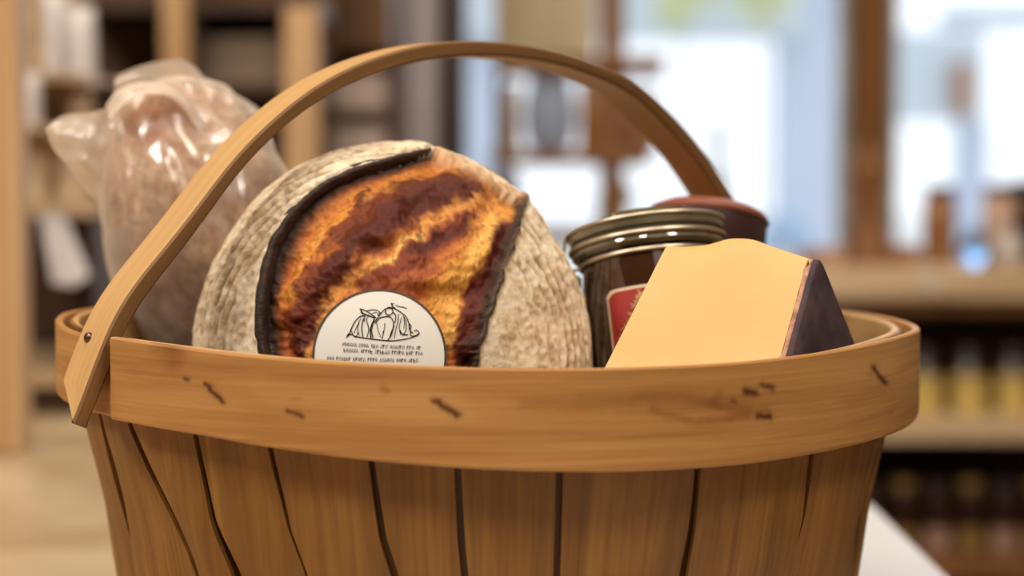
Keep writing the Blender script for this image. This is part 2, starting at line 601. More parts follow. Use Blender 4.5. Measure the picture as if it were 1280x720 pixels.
handle = obj('handle', V, F, M['handle'], basket, uv=np.array(UV).reshape(-1, 2))
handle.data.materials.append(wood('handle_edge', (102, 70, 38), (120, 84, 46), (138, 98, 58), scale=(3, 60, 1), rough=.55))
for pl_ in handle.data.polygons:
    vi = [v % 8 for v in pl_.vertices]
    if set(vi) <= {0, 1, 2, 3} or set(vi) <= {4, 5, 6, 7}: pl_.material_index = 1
# nail through handle foot and nails on the band
def nail(px, py, Y, parent, r=.0026):
    p = at(px, py, Y)
    return obj('nail', *lathe([(0, .0016), (r * .7, .0013), (r, .0004), (r, -.003), (0, -.003)], 16, p, rot('X', 90) ), M['nail'], parent)
i0 = 13
q = S2[i0]
pn = O + hd * (q[0]) + np.array([0, 0, q[1]]) - wd * HW * .62
outn = -hd * 1.0
Rm = np.array(Vector((0, 0, 1)).rotation_difference(Vector(outn)).to_matrix())
obj('nail', *lathe([(0, .0018), (.0018, .0014), (.0028, .0004), (.0028, -.004), (0, -.004)], 16, pn, Rm), M['nail'], handle, label='dark round nail head holding the handle foot')

# ================================================================== SOURDOUGH LOAF
BO = at(491, 450, 1.035)
RX, RY, RZ = .0985, .082, .1065


def bread_pt(px, py, lift=0):
    r = ray(px, py); s = np.array([RX + lift, RY + lift, RZ + lift])
    o = (CAM - BO) / s; d = r / s
    a = d @ d; b = 2 * o @ d; c = o @ o - 1
    D = b * b - 4 * a * c
    if D < 0: D = 0
    t = (-b - math.sqrt(D)) / (2 * a)
    P = CAM + r * t
    n = (P - BO) / s ** 2; n /= np.linalg.norm(n)
    return P, n


EAR = [(345, 480), (334, 450), (328, 415), (329, 375), (336, 335), (349, 298), (370, 265), (400, 237), (436, 217), (478, 204), (512, 194), (538, 187)]
RIGHT = [(650, 252), (646, 275), (637, 306), (625, 340), (612, 375), (601, 410), (591, 455), (585, 500)]
ear_s = spline(EAR, 60); right_s = spline(RIGHT, 40)
OPEN = list(map(tuple, ear_s)) + [(560, 198), (600, 220), (640, 246)] + list(map(tuple, right_s)) + [(500, 520), (400, 520)]

nr, ns = 300, 560
V = np.zeros((nr + 1, ns, 3)); POL = np.zeros((nr + 1, ns)); AZ = np.zeros((nr + 1, ns))
for i in range(nr + 1):
    a = PI * (i + .0) / nr
    a = max(a, 1e-3); a = min(a, PI - 1e-3)
    az = 2 * PI * np.arange(ns) / ns
    V[i, :, 0] = math.sin(a) * np.cos(az); V[i, :, 2] = math.sin(a) * np.sin(az); V[i, :, 1] = -math.cos(a)
    POL[i] = math.degrees(a); AZ[i] = az
U = V.reshape(-1, 3).copy()
pol = POL.ravel(); az = AZ.ravel()
base = U * np.array([RX, RY, RZ]) + BO
nrm = U / np.array([RX, RY, RZ]); nrm /= np.linalg.norm(nrm, axis=1)[:, None]
q = proj(base)
Us = [Vector(u) for u in U]
nA = np.array([fbm(u * 3.1, 3) for u in Us])
nB = np.array([fbm(u * 11 + Vector((5, 5, 5)), 3) for u in Us])
nC = np.array([fbm(u * 34 + Vector((9, 1, 5)), 3) for u in Us])
nD = np.array([noise.noise(u * 80) for u in Us])
# open (burst) region ---------------------------------------------
qw = q + np.c_[nB, nC] * 5
facing = nrm[:, 1] < .12
dE, pE = seg_dist(q, ear_s)
dR, pR = seg_dist(qw, right_s)
ins = inside(q + np.c_[nB, nC] * 1.5, OPEN) & facing
# flour side: ridges of the proving basket
wob = pol + 1.5 * nB + 2.6 * nA + .7 * nC
ridge = .5 + .5 * np.cos(wob * 2 * PI / 4.6)
amp = sstep(34, 66, pol) * (.7 + .3 * np.clip(nA * 2 + .7, 0, 1))
left = q[:, 0] < 420
disp = .0020 * (ridge - .5) * amp + .0004 * nC + .0016 * nA
near = np.exp(-dE / 55)
disp = np.where(ins, -.0030 + .0013 * nB + .0009 * nC + .0003 * nD, disp + np.where(facing, .0022 * near * (pE > .03), 0))
disp += np.where(ins, -.003 * np.exp(-(dE - 18) ** 2 / 200), 0)
edgeR = np.exp(-(dR / 5.5) ** 2) * facing * (q[:, 1] > 245)
disp += .0028 * edgeR
disp += np.where(ins, .0022 * np.sin((q[:, 0] * .55 + q[:, 1] * .83) / 15 + 3 * nA), 0) * sstep(0, 20, dE)
# colours -----------------------------------------------------------
flour = np.array(lin((242, 224, 194))); flour2 = np.array(lin((218, 190, 148))); crack = np.array(lin((128, 88, 52)))
g = (1 - ridge) ** 2.2 * amp * np.clip(.80 + 1.1 * nB + .6 * nC, 0, 1)
spk = np.clip(.30 + .6 * nC + .7 * nB, 0, 1)
colf = flour * (1 - spk[:, None]) + flour2 * spk[:, None]
colf = colf * (1 - .85 * g[:, None]) + crack * .85 * g[:, None]
brown_patch = np.clip(nC * 1.3 - .35 + .5 * nB, 0, .4)[:, None]
colf = colf * (1 - brown_patch) + np.array(lin((160, 118, 76))) * brown_patch
w2 = np.c_[nB, np.roll(nB, 5000)] * 11 + np.c_[nC, -nC] * 3.2
qq = q + w2
col = np.tile(np.array(lin((190, 108, 46))), (len(q), 1))
STR = [
    ((204, 128, 46), 9, .8, [(352, 420), (354, 370), (366, 325), (390, 282), (425, 250), (470, 226), (530, 206), (570, 208)]),
    ((226, 160, 76), 3, .7, [(362, 360), (380, 305), (410, 268), (450, 243), (500, 222)]),
    ((186, 84, 30), 12, .7, [(350, 440), (352, 390)]),
    ((84, 30, 14), 19, 1., [(372, 450), (378, 405), (398, 360), (425, 325), (462, 290), (505, 258), (550, 238), (585, 232)]),
    ((88, 34, 16), 18, .95, [(430, 285), (465, 255), (505, 236), (550, 224), (598, 232)]),
    ((122, 54, 24), 10, .7, [(400, 300), (440, 262), (490, 236)]),
    ((108, 44, 22), 14, .8, [(365, 400), (385, 345)]),
    ((212, 142, 68), 9, .95, [(390, 445), (402, 395), (428, 355), (468, 326), (505, 302), (535, 277), (580, 252), (630, 250)]),
    ((244, 196, 110), 4, .8, [(466, 328), (500, 306), (528, 286)]),
    ((120, 48, 28), 14, .95, [(455, 356), (485, 340), (525, 312), (565, 284), (602, 268)]),
    ((78, 28, 16), 6, .9, [(520, 312), (560, 287), (596, 268)]),
    ((140, 66, 36), 12, .75, [(470, 360), (500, 362), (535, 340)]),
    ((212, 142, 60), 15, .9, [(540, 420), (545, 380), (562, 350), (590, 320), (612, 280), (632, 256)]),
    ((230, 172, 84), 9, .9, [(560, 430), (566, 392), (574, 358), (590, 328), (606, 300), (622, 268)]),
    ((220, 154, 66), 12, .8, [(572, 340), (556, 368), (548, 400)]),
    ((86, 30, 18), 13, 1., [(634, 285), (620, 320), (606, 352), (594, 390), (586, 430), (578, 480)]),
    ((96, 36, 20), 8, .9, [(600, 345), (588, 385), (572, 440)]),
    ((60, 26, 16), 5, .9, [(570, 452), (590, 425)]),
    ((70, 28, 14), 4, .8, [(455, 225), (440, 250)]), ((90, 40, 20), 4, .7, [(520, 270), (524, 296)]),
]
for c, hw, st, pl in STR:
    d, _ = seg_dist(qq, spline(pl, 24) if len(pl) > 2 else pl)
    f = (st * np.exp(-(d / hw) ** 4 * .7))[:, None]
    col = col * (1 - f) + np.array(lin(c)) * f
pit = np.clip(nD * 1.6 + nC * 1.8 - .75, 0, .5)[:, None]
col = col * (1 - pit) + np.array(lin((84, 34, 16))) * pit
hi = np.clip(-nD * 1.2 - .45 + nC, 0, .3)[:, None]
col = col * (1 - hi) + col * hi * 1.7
black = np.array(lin((46, 28, 20)))
wE = np.interp(q[:, 1], [190, 230, 300, 470], [7, 9, 15, 17]) * (1 + .35 * nB)
fe = np.clip(1.4 - dE / wE * 1.1, 0, 1)[:, None]
col = col * (1 - fe) + black * fe
colr = np.where(ins[:, None], col, colf)
fr = np.clip(edgeR * 1.5, 0, 1)[:, None] * .95
colr = colr * (1 - fr) + np.array(lin((56, 34, 24))) * fr
# browned band of crust just outside the right-hand edge and along the top outline
fo = (np.exp(-((seg_dist(q, [(545, 192), (600, 217), (650, 248)])[0]) / 5) ** 2) * .6 * facing)[:, None]
colr = colr * (1 - fo) + np.array(lin((206, 150, 100))) * fo
VV = base + nrm * disp[:, None]
Vb, Fb = grid(VV.reshape(nr + 1, ns, 3), cv=True)
loaf = obj('sourdough_boule', Vb, Fb, M['bread'], None, sharp=0, loc=BO - np.array([0, 0, RZ]), col=np.clip(colr, 0, 1))
tag(loaf, 'round floured sourdough loaf with a dark scored crust and a white circular label', 'bread')
# ear
es = spline(EAR, 110)
P = []
for i in range(len(es)):
    p, n_ = bread_pt(*es[i])
    p2, _ = bread_pt(*es[min(i + 1, 109)]); p1, _ = bread_pt(*es[max(i - 1, 0)])
    t = p2 - p1; t /= np.linalg.norm(t)
    s_ = np.cross(t, n_); s_ /= np.linalg.norm(s_)
    # s_ should point into the open region (towards the loaf's centre)
    if (s_ @ (BO + np.array([.02, -.08, -.01]) - p)) < 0: s_ = -s_
    f = i / 109
    jj = .0009 * noise.noise(Vector((i * .3, 0, 0)))
    h = (.0044 + jj) * (min(1, f * 6) * .6 + .4) * (1 - .45 * sstep(.35, .75, np.array(f)))
    w = .0022 + .0010 * noise.noise(Vector((i * .12, 3, 0)))
    if f > .9: h *= 1 - (f - .9) * 6; w *= 1 - (f - .9) * 7
    cs = [(-.0035, .0018), (-.001, h * .75), (w * .5, h), (w, h * .85), (w * 1.1, h * .55), (w * .7, -.003), (-.003, -.004)]
    P.append([p + s_ * a + n_ * b for a, b in cs])
V, F = grid(np.array(P), cv=True)
F += [tuple(range(7)), tuple(109 * 7 + j for j in range(7))]
obj('crust_ear', V, F, M['char'], loaf, sharp=0, label='thin dark burnt crust edge')
# round label, bent over the crust
LC = (474.5, 445.0); LR = 83.5


def lab_pt(px, py, lift):
    p, n_ = bread_pt(px, py, .0030)
    # flatten: the paper bridges hollows of the crust
    return p + n_ * lift


def lab_disc(r0, r1, lift, n=96, m=10):
    P = np.zeros((m + 1, n, 3))
    for i in range(m + 1):
        r = r0 + (r1 - r0) * i / m
        for j in range(n):
            a = 2 * PI * j / n
            P[i, j] = lab_pt(LC[0] + r * math.cos(a), LC[1] + r * math.sin(a), lift)
    return grid(P, cv=True)


Vt, Ft = lab_disc(.01, LR - 2, .0006)
Vu, Fu = lab_disc(.01, LR - 2, -.0002)
lab = obj('label', *merge((Vt, Ft), (Vu, Fu)), M['paper'], loaf, label='round white paper label')
obj('border', *merge(lab_disc(LR - 2.8, LR, .0008, m=2), lab_disc(LR - 2.8, LR, -.0004, m=2)), M['edge_ink'], lab)


def ribbon(pl, w, lift=.0009, sp=True):
    pl = np.asarray(pl, float)
    pl = spline(pl, max(6, len(pl) * 5)) if sp and len(pl) > 2 else pl
    T = np.gradient(pl, axis=0); T /= np.linalg.norm(T, axis=1)[:, None] + 1e-9
    Nn = np.c_[-T[:, 1], T[:, 0]]
    P = np.array([[lab_pt(*(p + n_ * w / 2), lift), lab_pt(*(p - n_ * w / 2), lift)] for p, n_ in zip(pl, Nn)])
    return grid(P)


k5 = lambda pts: [(360 + x / 5.536, 350 + y / 5.536) for x, y in pts]
D = [  # gourds drawn in ink
    ([(420, 390), (440, 340), (465, 290), (500, 255), (540, 245)], 1.3), ([(440, 350), (450, 375), (470, 395), (490, 360)], 1.0),
    ([(460, 370), (475, 330), (500, 280)], .9), ([(495, 385), (485, 330), (505, 265)], .8), ([(520, 395), (512, 330), (525, 262)], 1.2), ([(548, 398), (560, 340), (545, 280), (555, 255)], 1.0),
    ([(575, 405), (572, 340), (590, 290), (600, 270)], 1.6), ([(500, 200), (520, 230), (560, 248), (605, 265)], 1.5), ([(500, 200), (540, 215), (580, 240), (610, 262)], 1.2), ([(512, 205), (508, 225), (522, 240)], 1.2),
    ([(550, 215), (590, 207), (630, 218), (648, 235)], .9), ([(580, 235), (605, 225), (630, 235)], .8),
    ([(590, 300), (620, 265), (650, 225), (680, 200), (720, 195)], 1.3), ([(605, 300), (640, 262), (700, 255), (725, 280), (730, 320), (715, 380), (690, 420)], 1.3),
    ([(590, 300), (580, 350), (590, 400)], 1.3), ([(615, 300), (625, 350), (650, 400), (665, 350), (672, 300)], .8), ([(655, 405), (660, 350)], .7),
    ([(680, 200), (675, 230), (700, 245), (725, 225), (715, 195), (690, 190)], 1.3), ([(700, 190), (740, 200), (780, 225), (815, 255), (835, 300), (840, 350)], 1.3),
    ([(715, 160), (725, 185), (745, 200)], 1.5), ([(745, 175), (770, 185), (800, 190), (822, 200)], .9), ([(712, 170), (735, 165)], 1.2), ([(730, 225), (745, 250), (740, 300)], 1.2),
    ([(735, 405), (745, 350), (760, 290), (765, 235)], 1.0), ([(705, 395), (720, 350), (735, 320)], 1.4), ([(780, 380), (770, 330), (785, 260)], .9), ([(790, 385), (815, 350), (815, 290), (795, 245)], 1.1), ([(775, 345), (790, 375), (830, 380)], 1.3),
    ([(835, 300), (850, 320), (845, 350), (865, 370)], 1.3), ([(845, 350), (850, 385), (880, 385), (910, 368)], 1.1), ([(870, 355), (890, 348), (908, 370), (890, 378)], 1.0),
    ([(405, 400), (430, 375), (470, 390), (520, 400), (580, 408), (650, 416), (720, 420), (790, 412), (850, 400), (905, 378)], 1.2), ([(410, 385), (425, 372), (440, 380)], 1.2),
    ([(620, 245), (640, 240), (630, 225)], 1.1), ([(535, 250), (528, 290)], .9), ([(800, 250), (805, 300), (800, 340)], .8),
]
obj('drawing', *merge(*[ribbon(k5(p), w) for p, w in D]), M['ink'], lab, label='ink drawing of ribbed squashes')
rg = random.Random(11)
txt = []
# three rows of tiny lettering, too small to read in the photograph
for (x0, y0, x1, y1, wd_) in [(380, 443, 915, 487, 4.6), (390, 484, 925, 522, 4.6), (275, 540, 890, 566, 4.6)]:
    x = x0
    while x < x1:
        for _c in range(rg.choice([3, 4, 5, 6])):
            if x > x1: break
            t = (x - x0) / (x1 - x0); y = y0 + (y1 - y0) * t * .6 + 8 * math.sin(t * PI) * .4
            kind = rg.randrange(5); h = 13; w_ = 11
            if kind == 0: s_ = [[(x, y - h), (x, y + h)], [(x, y - h), (x + w_, y - h * .6), (x, y)]]
            elif kind == 1: s_ = [[(x, y + h), (x + w_ / 2, y - h), (x + w_, y + h)]]
            elif kind == 2: s_ = [[(x, y - h), (x, y + h)], [(x, y + h), (x + w_, y + h)], [(x, y), (x + w_, y)]]
            elif kind == 3: s_ = [[(x, y), (x + w_ / 2, y - h), (x + w_, y), (x + w_ / 2, y + h), (x, y)]]
            else: s_ = [[(x, y + h), (x, y - h), (x + w_, y + h), (x + w_, y - h)]]
            for a in s_: txt.append(ribbon(k5(a), .75, sp=False))
            x += 17
        x += 14
obj('lettering', *merge(*txt), M['ink'], lab, label='rows of tiny dark lettering')

# ================================================================== CHEESE WEDGE
M['cheese'] = plain('cheese_paste', (229, 184, 118), .5, c2=(225, 174, 104), scale=14, bump=.04, Subsurface_Weight=.25, Subsurface_Radius=(.02, .01, .004), Subsurface_Scale=.3)
M['rind'] = plain('dark_rind', (80, 60, 62), .75, c2=(56, 42, 46), scale=90, bump=.5)
M['rindedge'] = plain('rind_edge', (214, 166, 134), .8, c2=(168, 112, 94), scale=200, bump=.6)
top_px = [(835, 303, .968), (856, 304, .968), (880, 302, .967), (896, 298, .967), (908, 294, .966), (925, 293, .965), (942, 295, .964), (960, 302, .962), (985, 311, .959), (1010, 320, .955)]
topc = spline(top_px, 40)
nU, nV = 40, 30
bl = np.array([715, 540, .903]); br = np.array([945, 552, .900])
bbl = np.array([790, 560, .985]); bbr = np.array([1104, 548, 1.01])
P = []
for i in range(nU):
    t = i / (nU - 1)
    tp = topc[i]
    row = []
    fb = bl + (br - bl) * t; bb = bbl + (bbr - bbl) * t
    tl_ = topc[0] + (topc[-1] - topc[0]) * t
    for j in range(nV):        # front face going down
        s = j / (nV - 1)
        k_ = math.exp(-s * 16)
        x, y, Y = tl_ + (fb - tl_) * s + (tp - tl_) * k_
        p = at(x, y, Y)
        p = p + np.array([0, -.0015 * math.sin(PI * s), 0])
        row.append(p)
    for j in range(1, 8):      # underneath
        s = j / 7
        row.append(at(*(fb + (bb - fb) * s)))
    for j in range(1, nV):     # back up to just behind the top edge
        s = j / (nV - 1)
        e = tp + np.array([1.5, -1.5, .006])
        row.append(at(*(bb + (e - bb) * s)))
    P.append(row)
P = np.array(P)
# round the top corner a little
P = P + 0.0
for kx in range(3):
    Pn = P.copy()
    Pn[:, 1:-1] = .25 * P[:, :-2] + .5 * P[:, 1:-1] + .25 * P[:, 2:]
    Pn[:, 0] = .25 * P[:, -1] + .5 * P[:, 0] + .25 * P[:, 1]; Pn[:, -1] = .25 * P[:, -2] + .5 * P[:, -1] + .25 * P[:, 0]
    P = Pn
m_ = P.shape[1]
V, F = grid(P, cv=True)
F += [tuple(range(m_)), tuple((nU - 1) * m_ + j for j in range(m_))]
cl = at(880, 545, .97)
cheese = thing('cheese_wedge', 'pale yellow wedge of firm cheese with a dark purple brown rind on its right', 'cheese', (cl[0], cl[1], cl[2]))
obj('paste', V, F, M['cheese'], cheese, label='smooth pale yellow cheese paste')


def slab(loop, thick, direction, shrink, jag=0):
    loop = np.asarray(loop); c = loop.mean(0)
    rows = []
    for k_, (d, sc) in enumerate([(0, .985), (.0004, 1.0), (thick * .8, 1.0), (thick, .985)]):
        R = c + (loop - c) * sc + direction * d
        if jag and k_ in (1, 0):
            R = R + np.array([direction * (jag * noise.noise(Vector((j * .6, k_, 0)))) for j in range(len(loop))])
        rows.append(R)
    V, F = grid(np.array(rows), cv=True)
    n = len(loop)
    F += [tuple(range(n)), tuple(3 * n + j for j in range(n))]
    return V, F


dirR = (P[-1].mean(0) - P[-4].mean(0)); dirR /= np.linalg.norm(dirR)
obj('rind_edge', *slab(P[-1], .0022, dirR, 0, jag=.0030), M['rindedge'], cheese, label='thin pinkish brown rough line beside the rind')
obj('rind', *slab(P[-1] + dirR * .0020, .0030, dirR, 0), M['rind'], cheese, label='dark purple brown rind')

# ================================================================== BAIL JAR
def glassy(name, c, rough=.05, trans=1.0, ior=1.45):
    m, nt, b = new_mat(name)
    n = N(nt, 'ShaderNodeTexNoise', Scale=6.0)
    r = ramp(nt, [(.3, c), (.7, [min(255, v * 1.06) for v in c])])
    nt.links.new(n.outputs['Fac'], r.inputs[0]); nt.links.new(r.outputs[0], b.inputs['Base Color'])
    b.inputs['Roughness'].default_value = rough
    b.inputs['Transmission Weight'].default_value = trans
    b.inputs['IOR'].default_value = ior
    return m


M['jarbody'] = plain('dark_filled_glass', (64, 36, 20), .07, c2=(50, 28, 16), scale=20, spec=.7, Coat_Weight=.6, Coat_Roughness=.03)
M['lidglass'] = plain('green_grey_glass', (150, 140, 112), .08, c2=(110, 98, 72), scale=30, spec=.8, Coat_Weight=.8, Coat_Roughness=.03, Transmission_Weight=.35)
M['wire'] = plain('bail_wire', (214, 200, 172), .42, .85)
M['red'] = plain('red_label', (168, 44, 34), .5, c2=(150, 36, 30), scale=30)
M['cream'] = plain('cream_print', (236, 214, 178), .5)
M['gold'] = plain('gold_print', (206, 164, 104), .5, c2=(150, 108, 60), scale=160)
JC = at(808, 300, 1.062)           # centre of the sealing ring
JR = rot('Y', -6.5) @ rot('X', -14)
jar = thing('bail_jar', 'glass clip top jar of dark preserve with a red label behind the cheese', 'jar', tuple(JC + JR @ np.array([0, 0, -.125])))
jl = lambda prof, n=64: lathe(prof, n, JC, JR)
obj('jar_body', *jl([(0, -.112), (.028, -.112), (.034, -.108), (.0352, -.100), (.0356, -.036), (.0352, -.024), (.0345, -.016), (.0335, -.010), (.0345, -.005), (.0345, 0), (0, 0)]), M['jarbody'], jar)
obj('glass_collar', *jl([(.032, -.0085), (.0372, -.0085), (.0390, -.0068), (.0388, -.0040), (.037, -.002), (.032, -.002)]), M['lidglass'], jar)
obj('rubber_seal', *jl([(.032, -.002), (.0380, -.002), (.0382, .0006), (.032, .0006)]), plain('grey_rubber', (86, 70, 46), .6), jar)
lid = obj('lid', *jl([(.032, .0006), (.0392, .0006), (.0402, .003), (.0396, .0055), (.0365, .0072), (.029, .0080), (.026, .0092), (.0252, .0115), (.021, .0125), (0, .0128)]), M['lidglass'], jar)
ring = lambda r, z, tr, n=90: tube([JC + JR @ np.array([r * math.cos(a), r * math.sin(a), z]) for a in np.linspace(0, 2 * PI, n, endpoint=False)], tr, 8, closed=True)
obj('wire_ring', *ring(.0352, -.0112, .0012), M['wire'], jar)
obj('wire_ring', *ring(.0402, .0052, .0012), M['wire'], jar)
obj('wire_ring', *ring(.0394, -.0030, .0013), M['wire'], jar)
# clasp on the left flank
cp = lambda x, y, z: JC + JR @ np.array([x, y, z])
obj('clasp', *merge(tube(spline([cp(-.0350, -.008, -.0125), cp(-.0400, -.009, -.013), cp(-.0428, -.009, -.006), cp(-.0412, -.008, .004)], 14), .0009), tube(spline([cp(-.0365, -.012, -.018), cp(-.0408, -.012, -.016), cp(-.0412, -.008, -.022), cp(-.0375, -.006, -.024), cp(-.0365, -.012, -.018)], 18), .0009)), M['wire'], jar)


def on_jar(a, z, lift):
    r = .0357 + lift
    return JC + JR @ np.array([r * math.sin(a), -r * math.cos(a), z])


def jar_patch(a0, a1, z0, z1, lift, cut=0, na=26):
    P = []
    for i in range(na):
        a = a0 + (a1 - a0) * i / (na - 1)
        c = 0
        e = min(i, na - 1 - i) / (na - 1) * (a1 - a0) * .0357
        if e < cut: c = cut - e
        P.append([on_jar(a, z, lift) for z in np.linspace(z0 + c, z1 - c, 8)])
    return grid(np.array(P))


red = obj('label', *jar_patch(-.76, 1.0, -.090, -.0290, .0003, cut=.003), M['cream'], jar, label='red label with a cream border')
obj('red_panel', *jar_patch(-.72, .96, -.0885, -.0305, .0006, cut=.003), M['red'], red)
# gilt sprig on the label: short leaf strokes climbing to the right
sp = []
rq = random.Random(5)
for i in range(110):
    t = i / 109
    a = -.60 + .48 * t + rq.uniform(-.09, .09); z = -.062 + .031 * t + rq.uniform(-.003, .003)
    d = rq.uniform(0, 2 * PI); l = .0034
    pts = [on_jar(a + k_ * l / .039 * math.cos(d), z + k_ * l * math.sin(d), .0012) for k_ in (-.5, 0, .5)]
    sp.append(tube(pts, [.0002, .0006, .0002], 6))
obj('gilt_sprig', *merge(*sp), M['gold'], red, label='gold leaf sprig')

# second jar: only its reddish brown lid shows
JC2 = at(883, 284, 1.137)
JR2 = rot('Y', 6) @ rot('X', -16)
M['copper'] = plain('red_brown_lid', (150, 90, 68), .38, c2=(128, 72, 54), scale=30)
j2 = thing('lidded_jar', 'dark jar with a reddish brown domed lid half hidden behind the clip top jar', 'jar', tuple(JC2 + JR2 @ np.array([0, 0, -.10])))
obj('jar_body', *lathe([(0, -.095), (.025, -.095), (.0285, -.09), (.0295, -.03), (.0285, -.018), (.028, -.012), (.028, 0), (0, 0)], 56, JC2, JR2), M['jarbody'], j2)
obj('under_lid_shade', *lathe([(.026, -.018), (.0318, -.018), (.0328, -.016), (.0328, .0030), (.026, .0030)], 56, JC2, JR2), plain('lid_shade_dark', (64, 38, 34), .35), j2, label='dark ring standing for the shade under the lid')  # dark ring paints the shadow under the lid
obj('lid', *lathe([(.026, .0030), (.0335, .0030), (.0340, .0045), (.0325, .0072), (.027, .0100), (.018, .0120), (0, .0126)], 56, JC2, JR2), M['copper'], j2)

# ================================================================== BAGGED LOAF
LO = at(250, 283, 1.165)
LRm = rot('Y', -14) @ rot('X', -6)
M['loaf2'] = vcol('bagged_crust', rough=.75, bump=.4, scale=260, var=.15)
nr2, ns2 = 110, 150
P = np.zeros((nr2 + 1, ns2, 3)); C = np.zeros((nr2 + 1, ns2, 3))
SX, SY, SZ = .049, .040, .079
for i in range(nr2 + 1):
    a = min(max(PI * i / nr2, 1e-3), PI - 1e-3)
    for j in range(ns2):
        b = 2 * PI * j / ns2
        u = Vector((math.sin(a) * math.cos(b), math.sin(a) * math.sin(b), math.cos(a)))
        sq = (abs(u.z) ** 1.0)
        n_ = fbm(u * 2.3 + Vector((3, 1, 8)), 3); n2_ = fbm(u * 9, 3); n3_ = fbm(u * 26, 2)
        s = 1 + .05 * n_ + .015 * n2_ + .006 * n3_
        w = math.sin(a) ** .72
        P[i, j] = (SX * s * w * math.cos(b), SY * s * w * math.sin(b), SZ * s * (u.z))
        fl = np.clip(.55 + 1.1 * n2_ + .9 * n3_, 0, 1)
        low_shade = float(sstep(.55, -.25, np.array(u.z))) if False else float(np.clip((.45 - u.z + .5 * n_) / .7, 0, 1))  # shade from bread and handle painted into the lower crust
        fl = float(np.clip(fl * (1 - .75 * low_shade), 0, 1))
        c = np.array(lin((230, 204, 172))) * fl + (np.array(lin((168, 118, 80))) * (1 - low_shade) + np.array(lin((104, 66, 42))) * low_shade) * (1 - fl)
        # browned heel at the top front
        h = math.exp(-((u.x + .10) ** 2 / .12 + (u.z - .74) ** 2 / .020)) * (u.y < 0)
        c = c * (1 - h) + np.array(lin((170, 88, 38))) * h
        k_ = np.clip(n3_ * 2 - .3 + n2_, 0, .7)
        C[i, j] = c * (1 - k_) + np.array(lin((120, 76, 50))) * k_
P2 = P @ LRm.T + LO
V, F = grid(P2, cv=True)
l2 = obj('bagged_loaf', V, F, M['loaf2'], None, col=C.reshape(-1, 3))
tag(l2, 'tall floury loaf wrapped in a clear bag at the left of the basket', 'bread')

# clear bag
def film(nm, lo, hi_):
    m, nt, b = new_mat(nm)
    nt.nodes.remove(b)
    out = nt.nodes['Material Output']
    tr = nt.nodes.new('ShaderNodeBsdfTransparent'); tr.inputs[0].default_value = (.97, .95, .93, 1)
    gl = nt.nodes.new('ShaderNodeBsdfGlossy'); gl.inputs['Roughness'].default_value = .24; gl.inputs[0].default_value = (.95, .92, .9, 1)
    df = nt.nodes.new('ShaderNodeBsdfDiffuse'); df.inputs[0].default_value = (*lin((250, 238, 224)), 1)
    tl = nt.nodes.new('ShaderNodeBsdfTranslucent'); tl.inputs[0].default_value = (*lin((248, 234, 216)), 1)
    m1 = nt.nodes.new('ShaderNodeMixShader'); m1.inputs[0].default_value = .5
    nt.links.new(df.outputs[0], m1.inputs[1]); nt.links.new(tl.outputs[0], m1.inputs[2])
    m2 = nt.nodes.new('ShaderNodeMixShader')
    nt.links.new(tr.outputs[0], m2.inputs[1]); nt.links.new(m1.outputs[0], m2.inputs[2])
    fr = nt.nodes.new('ShaderNodeLayerWeight'); fr.inputs[0].default_value = .35
    tcn = nt.nodes.new('ShaderNodeTexCoord')
    nz = N(nt, 'ShaderNodeTexNoise', Scale=16.0, Detail=2.0, Distortion=1.6)
    nt.links.new(tcn.outputs['Object'], nz.inputs['Vector'])
    mm = N(nt, 'ShaderNodeMapRange'); mm.inputs[1].default_value = 0; mm.inputs[2].default_value = 1; mm.inputs[3].default_value = lo; mm.inputs[4].default_value = hi_
    nt.links.new(fr.outputs['Facing'], mm.inputs[0])
    nt.links.new(mm.outputs[0], m2.inputs[0])
    m3 = nt.nodes.new('ShaderNodeMixShader'); m3.inputs[0].default_value = .09
    nt.links.new(m2.outputs[0], m3.inputs[1]); nt.links.new(gl.outputs[0], m3.inputs[2])
    bp = N(nt, 'ShaderNodeBump', Strength=.2, Distance=.004)
    nt.links.new(nz.outputs['Fac'], bp.inputs['Height'])
    nt.links.new(bp.outputs[0], gl.inputs['Normal']); nt.links.new(bp.outputs[0], df.inputs['Normal'])
    nt.links.new(m3.outputs[0], out.inputs['Surface'])
    return m


M['film'] = film('clear_film', .12, .85)
M['fold'] = film('folded_film', .48, .95)
nr3, ns3 = 90, 130
P = np.zeros((nr3 + 1, ns3, 3))
for i in range(nr3 + 1):
    a = min(max(PI * i / nr3, 1e-3), PI - 1e-3)
    for j in range(ns3):
        b = 2 * PI * j / ns3
        u = Vector((math.sin(a) * math.cos(b), math.sin(a) * math.sin(b), math.cos(a)))
        cr = 1.0 * abs(noise.noise(u * 2.6 + Vector((2, 9, 4)))) + .12 * abs(noise.noise(u * 7))
        s = 1.085 + .10 * cr
        w = math.sin(a) ** .72
        P[i, j] = (SX * s * w * math.cos(b), SY * s * w * math.sin(b), SZ * (s - .045) * u.z)
P = P @ LRm.T + LO
bag = thing('plastic_bag', 'crinkled clear plastic bag wrapped around the left loaf with loose corners', 'bag', tuple(LO - np.array([0, 0, .09])))
obj('wrapping', *grid(P, cv=True), M['film'], bag, sharp=0)


